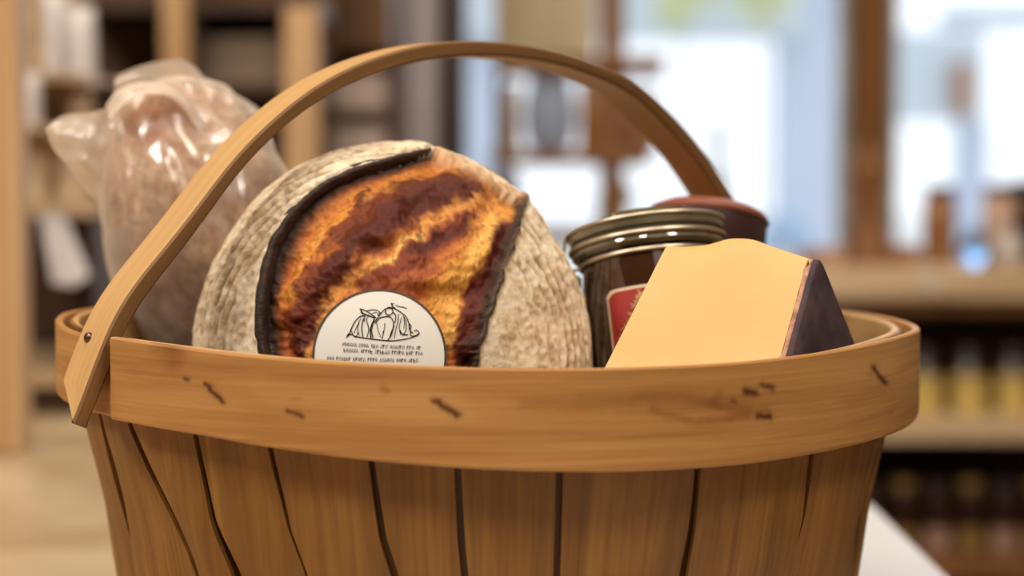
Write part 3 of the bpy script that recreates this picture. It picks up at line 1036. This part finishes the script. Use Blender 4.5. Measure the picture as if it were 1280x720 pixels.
def flap(name, out_pts, seed, puff=.006, n=26):
    """a crumpled fold of film between two traced edges given as (px,py,Y)"""
    A = spline(out_pts[0], n); B = spline(out_pts[1], n)
    rows = []
    for sgn in (1, -1):
        P = []
        for i in range(n):
            row = []
            for j in range(n):
                s = j / (n - 1)
                x, y, Y = A[i] * (1 - s) + B[i] * s
                p = at(x, y, Y)
                k_ = math.sin(PI * s) * math.sin(PI * min(1, .12 + i / (n - 1)))
                cr = noise.noise(Vector((i * .16, j * .16, seed))) * .006
                row.append(p + np.array([0, -sgn * puff * k_ + cr, 0]))
            P.append(row)
        rows.append(grid(np.array(P)))
    return obj(name, *merge(*rows), M['fold'], bag, sharp=0)


flap('loose_corner', ([(58, 160, 1.15), (80, 144, 1.15), (115, 140, 1.15), (165, 126, 1.15)], [(66, 186, 1.16), (88, 212, 1.16), (116, 246, 1.16), (160, 276, 1.16)]), 2, puff=.010)
flap('gathered_end', ([(146, 94, 1.19), (178, 82, 1.19), (212, 75, 1.19), (240, 80, 1.19), (290, 142, 1.19), (366, 244, 1.19)], [(142, 120, 1.20), (180, 140, 1.20), (220, 160, 1.20), (250, 180, 1.20), (285, 215, 1.20), (340, 262, 1.20)]), 7, puff=.003)
flap('gathered_end', ([(132, 132, 1.15), (150, 112, 1.15), (182, 102, 1.15), (222, 112, 1.15), (270, 150, 1.16), (318, 196, 1.17)], [(138, 150, 1.13), (158, 128, 1.125), (190, 118, 1.125), (222, 128, 1.13), (260, 178, 1.14), (300, 224, 1.15)]), 9, puff=.004)

# ================================================================== ROOM
def struct(name, vf, mat, smooth=False, bevel=0):
    o = obj(name, vf[0], vf[1], mat, None, smooth=smooth, bevel=bevel)
    o['kind'] = 'structure'
    return o


def X(px, Y): return (px - 640) * Y / FPX
def Z(py, Y): return float(at(640, py, Y)[2])


struct('floor', box(-3.1, 3.3, -2.3, 6.1, -.1, 0), M['floor'])
struct('ceiling', box(-3.1, 3.3, -2.3, 6.1, 2.8, 2.9), M['ceil'])
struct('wall_left', box(-3.1, -3.0, -2.2, 6.0, 0, 2.8), M['wallp'])
struct('wall_right', box(3.2, 3.3, -2.2, 6.0, 0, 2.8), M['wallp'])
struct('wall_back', box(-3.0, 3.2, -2.3, -2.2, 0, 2.8), M['wallp'])
WY = 6.0
wx0, wx1, wx2, wx3 = X(576, WY), X(1056, WY), X(1114, WY), 2.3
wz0, wz1 = .62, 2.35
struct('wall_front', merge(box(-3.0, wx0, WY, WY + .12, 0, 2.8), box(wx0, 3.2, WY, WY + .12, 0, wz0), box(wx0, 3.2, WY, WY + .12, wz1, 2.8), box(wx1, wx2, WY, WY + .12, wz0, wz1), box(wx3, 3.2, WY, WY + .12, wz0, wz1)), M['wallp'])
m, nt, b = new_mat('window_glass')
nt.nodes.remove(b)
t = nt.nodes.new('ShaderNodeBsdfTransparent'); g_ = nt.nodes.new('ShaderNodeBsdfGlossy'); g_.inputs['Roughness'].default_value = .02
lw = nt.nodes.new('ShaderNodeFresnel'); lw.inputs[0].default_value = 1.3
mx_ = nt.nodes.new('ShaderNodeMixShader')
nt.links.new(lw.outputs[0], mx_.inputs[0]); nt.links.new(t.outputs[0], mx_.inputs[1]); nt.links.new(g_.outputs[0], mx_.inputs[2])
nt.links.new(mx_.outputs[0], nt.nodes['Material Output'].inputs['Surface'])
M['pane'] = m
M['frame'] = plain('painted_frame', (214, 214, 218), .5, scale=4)
for nme, a, b_ in (('window_1', wx0, wx1), ('window_2', wx2, wx3)):
    w = thing(nme, '', '', ((a + b_) / 2, WY, wz0))
    del w['label']; del w['category']; w['kind'] = 'structure'
    f = .02
    bars = [box(a, a + f, WY + .02, WY + .07, wz0, wz1), box(b_ - f, b_, WY + .02, WY + .07, wz0, wz1), box(a, b_, WY + .02, WY + .07, wz0, wz0 + f * 2), box(a, b_, WY + .02, WY + .07, wz1 - f * 2, wz1)]
    obj('window_frame', *merge(*bars), M['frame'], w, smooth=False)
    obj('pane', *box(a, b_, WY + .04, WY + .045, wz0, wz1), M['pane'], w, smooth=False)
struct('trim_1', box(X(550, 5.9), X(575, 5.9), 5.9, 6.0, 0, 2.8), M['darkwood'])

# ================================================================== OUTSIDE
M['pave'] = plain('pale_paving', (236, 236, 236), .8, scale=2)
M['facade'] = plain('pale_blue_render', (202, 212, 228), .8, c2=(196, 206, 224), scale=2)
M['facade2'] = plain('grey_blue_render', (206, 216, 224), .8, c2=(200, 210, 220), scale=2)
struct('ground', box(-20, 25, 6.12, 40, -.12, -.02), M['pave'])
FY = 13.0
fb = thing('street_building', 'pale blue fronted building across the street seen blurred through the windows', 'building', (X(1000, FY), FY, 0))
obj('pillar', *box(X(978, FY), X(1058, FY), FY, FY + .5, 0, 3.2), M['facade'], fb, smooth=False)
obj('pillar', *box(X(566, FY), X(622, FY), FY, FY + .5, 0, 3.2), M['facade'], fb, smooth=False)
obj('fascia', *box(X(560, FY), X(1000, FY), FY - .2, FY + .4, Z(47, FY), 3.2), M['facade2'], fb, smooth=False)
obj('upper_wall', *box(X(1105, FY), X(1228, FY), FY, FY + .5, Z(150, FY), Z(40, FY)), M['facade2'], fb, smooth=False)
obj('upper_wall', *box(X(1190, FY), X(1300, FY), FY, FY + .5, Z(30, FY), Z(8, FY)), M['facade2'], fb, smooth=False)
obj('upper_wall', *box(X(1212, FY), X(1236, FY), FY, FY + .5, 0, Z(150, FY)), M['facade'], fb, smooth=False)
obj('downpipe', *box(X(1187, FY), X(1208, FY), FY - .1, FY, Z(145, FY), Z(78, FY)), plain('brown_shutter', (176, 132, 104), .7), fb, smooth=False)


def leaf_ball(c, r, n, seed, size, flat=1.0):
    rr = random.Random(seed); V = []; F = []
    for i in range(n):
        u = Vector((rr.gauss(0, 1), rr.gauss(0, 1), rr.gauss(0, 1))).normalized() * (rr.random() ** .4)
        p = np.array([c[0] + u.x * r, c[1] + u.y * r, c[2] + u.z * r * flat])
        a = Vector((rr.gauss(0, 1), rr.gauss(0, 1), rr.gauss(0, 1))).normalized(); b_ = a.orthogonal().normalized(); w = a.cross(b_)
        k = len(V); s = size * rr.uniform(.7, 1.3)
        for (x, y, z) in ((-1, 0, 0), (-.3, .38, .1), (.4, .36, .1), (1, 0, 0), (.4, -.36, .1), (-.3, -.38, .1)):
            V.append(p + s * (x * np.array(a) + y * np.array(b_) + z * np.array(w)))
        F += [(k, k + 1, k + 2, k + 3), (k, k + 3, k + 4, k + 5)]
    return V, F


M['leafpale'] = plain('pale_leaves', (232, 234, 176), .7, scale=3)  # pale yellow green leaf colour
for i, (px, py) in enumerate([(852, 18), (952, 12)]):
    ty = 12.2
    tr_ = thing('street_tree', ['pale yellow green street tree left of its neighbour, above the white window area', 'pale yellow green street tree right of its neighbour, near the wooden column'][i], 'tree', (X(px, ty), ty, 0), 'street trees outside')
    obj('crown', *leaf_ball((X(px, ty), ty, Z(py, ty) + .12), .22, 150, i, .05), M['leafpale'], tr_, smooth=False)
    obj('trunk', *lathe([(.018, -.02), (.014, 1.2), (.01, Z(py, ty) + .1)], 10, (X(px, ty), ty, 0)), M['frame'], tr_)
# made-up bin in place of a pale blue reflection
CY = 9.0
sb_ = thing('reflection_bin', 'made-up pale blue bin standing in for a reflection, blurred low in the middle window', 'bin', (X(982, CY), CY, -.02))
obj('bin_body', *lathe([(0, -.02), (.10, -.02), (.11, 0), (.12, .62), (0, .62)], 28, (X(982, CY), CY, 0)), plain('reflection_blue', (168, 198, 234), .4), sb_)
obj('bin_lid', *lathe([(0, .62), (.125, .62), (.125, .68), (.10, .76), (.05, .81), (0, .82)], 28, (X(982, CY), CY, 0)), plain('reflection_blue_lid', (176, 204, 236), .4), sb_)

# ================================================================== RIGHT COUNTER WITH JARS
RY_ = 3.7
cx0, cx1 = X(965, RY_), 1.9
ct = thing('shelving_counter', 'tan topped wooden counter with dark shelves of jars at the right', 'counter', (1.1, RY_ + .25, 0))
zc = Z(334, RY_)
obj('worktop', *box(cx0, cx1, RY_, RY_ + .55, zc - .058, zc), M['oak_h'], ct, smooth=False, bevel=.004)
obj('fascia', *box(cx0 + .02, cx1, RY_ + .02, RY_ + .04, zc - .082, zc - .058), M['brown'], ct, smooth=False)
obj('back_panel', *box(cx0 + .02, cx1, RY_ + .50, RY_ + .52, 0, zc - .06), M['darkwood'], ct, smooth=False)
obj('side_panel', *box(cx0 + .02, cx0 + .045, RY_ + .02, RY_ + .50, 0, zc - .06), M['darkwood'], ct, smooth=False)
obj('side_panel', *box(cx1 - .02, cx1, RY_ + .02, RY_ + .50, 0, zc - .06), M['darkwood'], ct, smooth=False)
zs1, zs2, zs3 = Z(524, RY_), Z(700, RY_), .06
for z in (zs1, zs2, zs3):
    obj('shelf', *box(cx0 + .045, cx1 - .02, RY_ + .01, RY_ + .50, z - .042, z), M['oak_h'] if z > .5 else M['brown'], ct, smooth=False, bevel=.003)


def make_jar(label, lidc, bodyc, labc, loc, h, r, group, name='preserve_jar', labh=(.12, .72)):
    t = thing(name, label, 'jar', loc, group)
    x, y, z = loc
    obj('jar_body', *lathe([(0, 0), (r * .9, 0), (r, .004), (r, h * .78), (r * .82, h * .86), (r * .8, h * .9), (0, h * .9)], 24, (x, y, z)), bodyc, t)
    obj('lid', *lathe([(0, h), (r * .84, h), (r * .88, h - .004), (r * .88, h * .87), (0, h * .87)], 24, (x, y, z)), lidc, t)
    if labc:
        P = []
        for i in range(17):
            a = -PI / 2 - 1.15 + 2.3 * i / 16
            P.append([(x + (r + .0006) * math.cos(a), y + (r + .0006) * math.sin(a), z + h * s) for s in labh])
        obj('label', *grid(np.array(P)), labc, t)
    return t


def dup(root, loc, label=None):
    r_ = root.copy(); COL.objects.link(r_); r_.location = loc
    if label: r_['label'] = label
    for ch in list(root.children):
        c = ch.copy(); COL.objects.link(c); c.parent = r_
        for g2 in ch.children:
            d = g2.copy(); COL.objects.link(d); d.parent = c
    return r_


M['lid_dark'] = plain('dark_lid', (52, 34, 26), .4)
M['dark_jar'] = plain('dark_preserve', (50, 28, 18), .2)
M['yellow'] = plain('yellow_label', (222, 190, 104), .6)
M['pinkl'] = plain('pinkish_label', (178, 140, 122), .6)
M['olive'] = plain('olive_label', (150, 116, 56), .6)
M['tanjar'] = plain('tan_jar', (168, 116, 74), .25)
M['pinkjar'] = plain('pale_pink_jar', (206, 168, 142), .25)
M['ltan'] = plain('beige_fill', (214, 190, 160), .3)
yy = RY_ + .09
ORD = ['first', 'second', 'third', 'fourth', 'fifth', 'sixth', 'seventh', 'eighth']
first = None
for i in range(6):
    px = 1101 + i * 56
    lb = 'yellow labelled jar on the upper shelf, ' + ['behind the basket rim', 'half hidden by the basket rim', 'middle of the visible row', 'cut by the right picture edge', 'just past the right edge', 'far end of the row'][i]
    loc = (X(px, yy), yy, zs1)
    if first is None: first = make_jar(lb, M['lid_dark'], M['dark_jar'], M['yellow'], loc, .122, .034, 'yellow labelled jars on the upper shelf', labh=(.02, .60))
    else: dup(first, loc, lb)
first = None
for i in range(7):
    px = 1092 + i * 42
    loc = (X(px, yy), yy, zs2)
    kind = i % 2
    lb = ('small %s labelled jar on the lower shelf, ' % ['pinkish', 'olive'][kind]) + ['behind the basket', 'nearest the basket', 'second clear of the basket', 'middle of the row', 'near the right picture edge', 'at the right picture edge', 'past the right picture edge'][i]
    t = make_jar(lb, M['olive'] if kind else M['lid_dark'], M['dark_jar'], M['olive'] if kind else M['pinkl'], loc, .132, .026, 'small jars on the lower shelf', labh=(.04, .34))
# things on the worktop
tp_y = RY_ + .12
j = make_jar('tan jar with a dark lid on the worktop, right of the wooden column', M['lid_dark'], M['tanjar'], None, (X(1174, tp_y), tp_y, zc), Z(232, tp_y) - zc, .031, 'jars on the worktop')
j = make_jar('pale pink jar with a dark lid on the worktop near the right edge', M['lid_dark'], M['pinkjar'], None, (X(1249, tp_y), tp_y, zc), Z(230, tp_y) - zc, .032, 'jars on the worktop')
j = make_jar('dark brown jar on the worktop cut by the right edge of the picture', M['lid_dark'], M['dark_jar'], None, (X(1290, tp_y), tp_y + .06, zc), Z(226, tp_y) - zc, .028, 'jars on the worktop')
M['glintglass'] = glassy('blue_glint_glass', (150, 196, 250), .08, 1.0)  # blue tint paints the window light seen through the glass
for i, (px, c, lb, mt) in enumerate([(1217, 0, 'round glass bottle with painted blue window light between the tan jar and the pale pink jar', M['glintglass']), (1262, 0, 'squat glass pot standing in for a white blurred highlight in front of the pale pink jar', plain('white_glint_glass', (222, 212, 204), .15))]):  # white pot colour paints a blurred bright highlight
    yb = RY_ + .05
    r = .027
    o = obj('glass_bottle', *lathe([(0, 0), (r * .6, 0), (r, r * .6), (r * 1.02, r * 1.2), (r * .7, r * 1.9), (r * .36, r * 2.2), (r * .34, r * 2.7), (r * .42, r * 2.8), (0, r * 2.8)], 28, (X(px, yb), yb, zc)), mt)
    tag(o, lb, 'bottle')
for i, (px, hh, mt, lb) in enumerate([(1132, .034, M['tanjar'], 'low brown pot on the worktop just right of the column foot'), (1040, .03, M['pinkjar'], 'low pinkish pot on the worktop left of the column foot'), (1016, .026, M['tanjar'], 'low brown pot furthest left on the worktop')]):
    yb = RY_ + .10
    o = obj('small_pot', *lathe([(0, 0), (.022, 0), (.028, hh * .5), (.026, hh), (.022, hh + .002), (.020, hh * .6), (0, hh * .5)], 24, (X(px, yb), yb, zc)), mt)
    tag(o, lb, 'pot', 'low pots on the worktop')
card = obj('price_card', *box(X(1150, RY_), X(1176, RY_), RY_ - .004, RY_ - .001, Z(366, RY_), Z(337, RY_)), plain('cream_card', (226, 206, 180), .6), None, smooth=False)
tag(card, 'small cream card fixed to the front edge of the worktop', 'card')
# turned wooden column
cyy = RY_ + .14
cxx = X(1085, cyy)
w0 = (1107 - 1063) / 2 * cyy / FPX
zz = lambda py: Z(py, cyy)
prof = [(0, 2.8), (w0, 2.8), (w0, zz(172)), (w0 * .80, zz(178)), (w0 * .86, zz(184)), (w0 * .78, zz(190)), (w0 * 1.0, zz(204)), (w0 * 1.08, zz(216)), (w0 * 1.0, zz(230)), (w0 * .72, zz(240)), (w0 * .95, zz(246)), (w0 * .95, zz(252)), (w0 * .80, zz(262)), (w0 * .92, zz(285)), (w0 * 1.15, zz(305)), (w0 * 1.35, zz(322)), (w0 * 1.35, zc), (0, zc)]
o = obj('wooden_column', *lathe(prof, 36, (cxx, cyy, 0)), M['brown'])
tag(o, 'turned brown wooden column rising from the worktop between the windows', 'column')

# ================================================================== DISPLAY RACK BEFORE THE WINDOW
KY = 4.5
def backlit(nm, c, k_=.55):
    m, nt, b = new_mat(nm); nt.nodes.remove(b)
    n = N(nt, 'ShaderNodeTexNoise', Scale=4.0); r = ramp(nt, [(.3, [v * .94 for v in c]), (.7, c)])
    nt.links.new(n.outputs['Fac'], r.inputs[0])
    d = nt.nodes.new('ShaderNodeBsdfDiffuse'); t = nt.nodes.new('ShaderNodeBsdfTranslucent'); x = nt.nodes.new('ShaderNodeMixShader'); x.inputs[0].default_value = k_
    nt.links.new(r.outputs[0], d.inputs[0]); nt.links.new(r.outputs[0], t.inputs[0])
    nt.links.new(d.outputs[0], x.inputs[1]); nt.links.new(t.outputs[0], x.inputs[2]); nt.links.new(x.outputs[0], nt.nodes['Material Output'].inputs['Surface'])
    return m


rk = thing('display_rack', 'open brown wooden display rack standing in front of the window', 'shelf', (X(700, KY), KY + .1, 0))
xl, xr = X(612, KY), X(768, KY)
obj('post', *box(X(750, KY), X(781, KY), KY + .02, KY + .07, 0, 2.0), M['brown'], rk, smooth=False, bevel=.003)
obj('post', *box(X(617, KY), X(629, KY), KY + .15, KY + .19, 0, Z(88, KY)), M['brown'], rk, smooth=False, bevel=.003)
for a, b_, y0, y1 in ((618, 830, 70, 92), (612, 812, 188, 208), (606, 812, 290, 306), (606, 812, 420, 436)):
    obj('shelf', *box(X(a, KY), X(b_, KY), KY - .01, KY + .22, Z(y1, KY), Z(y0, KY)), M['brown'], rk, smooth=False, bevel=.003)
blind = obj('paper_banner', *box(X(618, 5.6), X(744, 5.6), 5.6, 5.606, Z(84, 5.6), 2.8), backlit('cream_paper', (232, 214, 184), .6), None, smooth=False)
tag(blind, 'cream paper banner hanging in the window above the display rack', 'banner')
obj_b = thing('preserve_jar', 'golden brown jar on the middle shelf of the rack, left of its post', 'jar', (X(736, KY + .05), KY + .05, Z(191, KY)))
zr = Z(191, KY)
def rackjar(px, py, w, mt, lb, base=zr, lid_m=None):
    yk = KY + .05; x = X(px, yk); r = w / 2 * yk / FPX; h = Z(py, yk) - base
    t = thing('preserve_jar', lb, 'jar', (x, yk, base), 'jars on the display rack')
    obj('jar_body', *lathe([(0, 0), (r * .92, 0), (r, .005), (r, h * .8), (r * .8, h * .88), (0, h * .88)], 24, (x, yk, base)), mt, t)
    obj('lid', *lathe([(0, h), (r * .8, h), (r * .86, h - .004), (r * .86, h * .88), (0, h * .88)], 24, (x, yk, base)), lid_m or M['lid_dark'], t)
bpy.data.objects.remove(obj_b)
rackjar(737, 100, 28, plain('honey', (170, 118, 58), .2), 'golden brown jar on the middle shelf of the rack, left of its post', lid_m=M['brown'])
rackjar(800, 112, 42, plain('rosy_jar', (166, 116, 88), .2), 'rosy brown jar on the middle shelf of the rack, right of its post', lid_m=M['brown'])
rackjar(640, 104, 20, plain('sand_jar', (176, 142, 106), .2), 'sandy jar at the left end of the rack middle shelf', lid_m=M['brown'])
rackjar(632, 212, 36, M['umber'], 'dark brown jar on the lower shelf of the rack behind the loaf', base=Z(290, KY))
M['milk'] = backlit('milky_vase', (236, 242, 252), .8)
yk = KY + .06
o = obj('glass_vase', *lathe([(0, 0), (.030, 0), (.050, .02), (.060, .07), (.056, .12), (.042, .155), (.050, .17), (.046, .168), (.038, .153), (.050, .12), (.054, .07), (.045, .025), (0, .008)], 36, (X(687, yk), yk, zr)), M['milk'])
tag(o, 'milky glass vase shining on the middle shelf of the rack', 'vase')
lx = box(X(733, KY + .05), X(768, KY + .05), KY + .04, KY + .10, Z(236, KY), Z(206, KY) )
pot_x = X(768, KY); zb_ = Z(290, KY)
pp = thing('potted_plant', 'small green plant in a brown pot on the lower shelf of the rack', 'plant', (pot_x, KY + .08, zb_))
obj('pot', *lathe([(0, 0), (.026, 0), (.034, .045), (.037, .047), (.037, .055), (.032, .055), (.030, .045), (0, .045)], 28, (pot_x, KY + .08, zb_)), M['brown'], pp)
obj('foliage', *leaf_ball((pot_x + .004, KY + .08, zb_ + .078), .042, 170, 4, .012, .8), backlit('leaf_green', (128, 168, 60), .6), pp, smooth=False)
# bottle on the window ledge
ledge = struct('trim_2', box(wx0 - .02, wx3, 5.86, 6.0, wz0 - .03, wz0), M['frame'])
o = obj('green_bottle', *lathe([(0, 0), (.030, 0), (.034, .006), (.034, .30), (.026, .345), (.012, .38), (.011, Z(152, 5.9) - wz0 - .01), (.013, Z(152, 5.9) - wz0), (0, Z(152, 5.9) - wz0)], 28, (X(897, 5.93), 5.93, wz0)), plain('green_glass', (92, 104, 88), .15))
tag(o, 'tall green bottle on the window ledge seen beside the basket handle', 'bottle')

# ================================================================== MIDDLE LEFT SHELVING
QY = 3.3
bk = thing('bookcase', 'dark open wooden bookcase with tan posts behind the bagged loaf', 'shelf', (X(330, QY), QY + .2, 0))
obj('post', *box(X(204, QY), X(236, QY), QY, QY + .05, 0, 2.1), M['oak'], bk, smooth=False, bevel=.003)
obj('post', *box(X(356, QY), X(398, QY), QY, QY + .05, 0, Z(8, QY)), M['oak'], bk, smooth=False, bevel=.003)
obj('back_panel', *box(X(60, QY), X(390, QY), QY + .38, QY + .40, 0, 2.1), M['umber'], bk, smooth=False)
obj('side_panel', *box(X(236, QY), X(239, QY), QY + .05, QY + .38, 0, 2.1), M['darkwood'], bk, smooth=False)
for y0, y1 in ((-4, 12), (106, 116), (250, 262), (420, 434)):
    obj('shelf', *box(X(60, QY), X(392, QY), QY + .03, QY + .38, Z(y1, QY), Z(y0, QY)), M['darkwood'], bk, smooth=False)
o = obj('storage_box', *box(X(246, QY + .1), X(350, QY + .1), QY + .1, QY + .3, Z(105, QY + .05), Z(46, QY + .1)), plain('taupe_card', (136, 116, 98), .8, scale=5), None, smooth=False, bevel=.006)
tag(o, 'taupe cardboard box on the bookcase shelf between its tan posts', 'box')
# brown cabinet higher and pale drawer boxes below
SY_ = 3.9
cb = thing('wall_cabinet', 'brown wooden cabinet standing against the wall behind the handle', 'cabinet', (X(440, SY_), SY_, 0))
obj('cabinet_body', *box(X(383, SY_), X(489, SY_), SY_, SY_ + .4, Z(62, SY_), 1.9), M['umber'], cb, smooth=False, bevel=.004)
obj('side_panel', *box(X(383, SY_), X(392, SY_), SY_, SY_ + .4, 0, Z(62, SY_)), M['darkwood'], cb, smooth=False)
obj('side_panel', *box(X(484, SY_), X(489, SY_), SY_ + .1, SY_ + .4, 0, Z(62, SY_)), M['umber'], cb, smooth=False)
obj('back_panel', *box(X(390, SY_), X(484, SY_), SY_ + .38, SY_ + .4, 0, Z(62, SY_)), M['umber'], cb, smooth=False)
for k_ in (138, 212, 300): obj('shelf', *box(X(392, SY_), X(484, SY_), SY_ + .02, SY_ + .38, Z(k_ + 6, SY_), Z(k_, SY_)), M['umber'], cb, smooth=False)
M['lilac'] = plain('pale_card', (206, 184, 170), .7, scale=6)
M['lilac2'] = plain('grey_card', (190, 176, 172), .7, scale=6)
for i, (a, b_, y0, y1, mt, lb) in enumerate([(396, 480, 92, 132, M['lilac'], 'pale pinkish box on the upper shelf of the brown cabinet'), (396, 480, 158, 206, M['lilac'], 'pale pinkish box on the second shelf of the brown cabinet, above the loaf')]):
    o = obj('card_box', *box(X(a, SY_), X(b_, SY_), SY_ + .03, SY_ + .3, Z(y1 + 6, SY_), Z(y0, SY_)), mt, None, smooth=False, bevel=.004)
    tag(o, lb, 'box', 'pale boxes in the brown cabinet')
o = obj('paper_roll', *lathe([(0, 0), (.042, 0), (.044, .003), (.044, 1.45), (.040, 1.455), (.012, 1.455), (.012, 1.40), (0, 1.40)], 28, (X(522, 4.3), 4.3, 0)), plain('pale_paper', (206, 196, 198), .7, scale=4))
tag(o, 'tall pale grey paper roll standing beside the dark window trim', 'paper roll')

# ================================================================== NEAR LEFT STAND ON THE TABLE
PY_ = 1.97
st = thing('display_stand', 'light oak display stand at the left end of the table', 'shelf', (X(60, 2.2), 2.2, TZ))
obj('post', *box(X(-30, PY_), X(24, PY_), PY_, PY_ + .045, TZ, 1.75), M['oak'], st, smooth=False, bevel=.003)
AY = 2.27
M['shelfpale'] = wood('pale_shelf', (150, 124, 96), (172, 144, 112), (190, 164, 132), coord='Object', scale=(2, 30, 30), bump=.05)
obj('shelf', *box(X(-60, AY), X(118, AY), AY, AY + .3, Z(272, AY), Z(250, AY)), M['shelfpale'], st, smooth=False, bevel=.002)
obj('shelf', *box(X(-60, AY), X(112, AY), AY, AY + .3, Z(486, AY), Z(462, AY)), M['shelfpale'], st, smooth=False, bevel=.002)
obj('side_panel', *box(X(106, AY), X(112, AY), AY + .02, AY + .3, TZ, Z(272, AY)), M['darkwood'], st, smooth=False)
obj('back_panel', *box(X(-60, AY), X(126, AY), AY + .3, AY + .31, TZ, Z(250, AY)), M['darkwood'], st, smooth=False)
obj('base', *box(X(-60, AY), X(126, AY), AY + .01, AY + .3, TZ, TZ + .02), M['darkwood'], st, smooth=False)
M['pack'] = plain('white_packet', (226, 218, 214), .35, c2=(196, 190, 190), scale=12)
M['pack2'] = plain('beige_packet', (206, 180, 146), .4, c2=(176, 148, 116), scale=12)


def packet(px0, px1, py0, py1, Y, mt, lb, tilt=0, zb=None):
    """pillow shaped packet standing up"""
    x0, x1 = X(px0, Y), X(px1, Y); z1, z0 = Z(py0, Y), (Z(py1, Y) if zb is None else zb)
    nu, nv = 12, 16
    rows = []
    for sg in (-1, 1):
        P = np.zeros((nu, nv, 3))
        for i in range(nu):
            for j in range(nv):
                u = i / (nu - 1); v = j / (nv - 1)
                b_ = (math.sin(PI * u) ** .6) * (math.sin(PI * min(1, v * .5 + .5)) ** .5 if v < 1 else 0)
                xx = x0 + (x1 - x0) * u
                P[i, j] = (xx + tilt * v * (z1 - z0), Y + .02 + sg * (.001 + .017 * b_), z0 + (z1 - z0) * v)
        rows.append(grid(P))
    o = obj('packet', *merge(*rows), mt)
    tag(o, lb, 'packet', 'packets on the display stand')
    return o


zsh = Z(250, AY)
packet(52, 82, -10, 88, AY + .10, M['pack'], 'tall white packet standing second from the oak post', zb=Z(90, AY + .10))
packet(84, 120, 8, 104, AY + .10, M['pack'], 'white packet leaning right of the tall white one', tilt=-.03, zb=Z(106, AY + .10))
packet(14, 38, 15, 78, AY + .13, M['pack2'], 'small beige packet beside the oak post, upper row', zb=Z(78, AY + .13))
packet(18, 48, 92, 150, AY + .04, M['pack'], 'pale packet low beside the oak post', zb=Z(158, AY + .04))
packet(82, 112, 105, 160, AY + .13, M['pack2'], 'beige packet behind the raised bag corner', zb=Z(158, AY + .13))
packet(20, 62, 160, 246, AY + .06, M['pack2'], 'wide beige packet standing on the shelf left of the bag corner', zb=zsh)
packet(66, 108, 172, 250, AY + .06, M['pack2'], 'beige packet on the shelf hidden by the bag corner', zb=zsh)
obj('shelf', *box(X(-60, AY), X(84, AY), AY + .02, AY + .3, Z(164, AY), Z(156, AY)), M['shelfpale'], st, smooth=False)
obj('shelf', *box(X(-60, AY), X(90, AY), AY + .09, AY + .3, Z(96, AY), Z(88, AY)), M['shelfpale'], st, smooth=False)
obj('back_panel', *box(X(-60, AY), X(100, AY + .28), AY + .28, AY + .31, Z(250, AY), Z(-60, AY)), M['shelfpale'], st, smooth=False)
pt = [at(50, 268, AY - .012), at(80, 268, AY - .012), at(112, 345, AY - .03), at(92, 358, AY - .03), at(66, 354, AY - .03)]
V = [tuple(p) for p in pt] + [tuple(p + np.array([0, .002, 0])) for p in pt]
F = [(0, 1, 2, 3, 4), (9, 8, 7, 6, 5)] + [(i, (i + 1) % 5, (i + 1) % 5 + 5, i + 5) for i in range(5)]
o = obj('price_tag', V, F, plain('white_tag', (206, 198, 198), .6), None, smooth=False)
tag(o, 'blank looking white tag hanging askew from the edge of the stand shelf', 'tag')

# ================================================================== LIGHT
def area(name, loc, target, size, W, c=(1, .86, .70), sy=None):
    l = bpy.data.lights.new(name, 'AREA'); l.energy = W; l.color = c; l.size = size
    if sy: l.shape = 'RECTANGLE'; l.size_y = sy
    o = bpy.data.objects.new(name, l); COL.objects.link(o); o.location = loc
    o.rotation_euler = (Vector(target) - Vector(loc)).to_track_quat('-Z', 'Y').to_euler()
    return o


area('ceiling_spot', (-1.45, .15, 2.3), (-.05, 1.0, .9), .35, 24, (1, .93, .83))
area('ceiling_spot', (-.35, -.35, 2.5), (-.05, 1.0, .9), .3, 15, (1, .93, .83))
area('ceiling_spot', (.95, .05, 2.35), (.05, 1.0, .9), .35, 17, (1, .93, .83))
area('ceiling_fill', (.1, .9, 2.65), (.05, 1.0, .9), .5, 9, (1, .92, .82))  # unseen fill lights added to brighten basket, stand, counter and cabinet
area('ceiling_fill', (.5, -1.2, 2.5), (.1, 1.0, .9), .7, 2, (1, .93, .84))
area('ceiling_fill', (-1.3, 1.3, 2.2), (-.6, 2.3, 1.1), .4, 11, (1, .89, .74))
area('ceiling_fill', (.9, 2.6, 2.7), (.8, 3.7, .8), .6, 26, (1, .88, .74))
area('ceiling_fill', (-.5, 2.4, 2.6), (-.4, 3.9, 1.1), .6, 16, (1, .88, .76))
area('window_daylight', (.9, 5.95, 1.6), (.5, 0, .9), 1.6, 12, (.84, .92, 1.0), sy=1.4)
w = bpy.data.worlds.new('sky'); SC.world = w; w.use_nodes = True
nt = w.node_tree
bg = nt.nodes['Background']
sky = nt.nodes.new('ShaderNodeTexSky'); sky.sky_type = 'PREETHAM' if False else 'HOSEK_WILKIE'
sky.turbidity = 6; sky.sun_direction = (0, -.6, .8)
mixc = nt.nodes.new('ShaderNodeMix'); mixc.data_type = 'RGBA'; mixc.inputs[0].default_value = .85
nt.links.new(sky.outputs[0], mixc.inputs[6]); mixc.inputs[7].default_value = (.88, .94, 1.0, 1)
nt.links.new(mixc.outputs[2], bg.inputs[0])
bg.inputs[1].default_value = 1.75
# ================================================================== CAMERA
cam = bpy.data.cameras.new('camera')
co = bpy.data.objects.new('camera', cam); COL.objects.link(co)
co.location = CAM
co.rotation_euler = (PI / 2 - PITCH, 0, 0)
cam.sensor_width = 36; cam.lens = 36 * FPX / 1280
cam.dof.use_dof = True
cam.dof.focus_distance = .94
cam.dof.aperture_fstop = cam.lens / 1000 / .0165
cam.clip_start = .02
SC.camera = co
vs = SC.view_settings
vs.view_transform = 'Standard'; vs.look = 'None'; vs.exposure = -.12; vs.gamma = 1; vs.use_curve_mapping = False
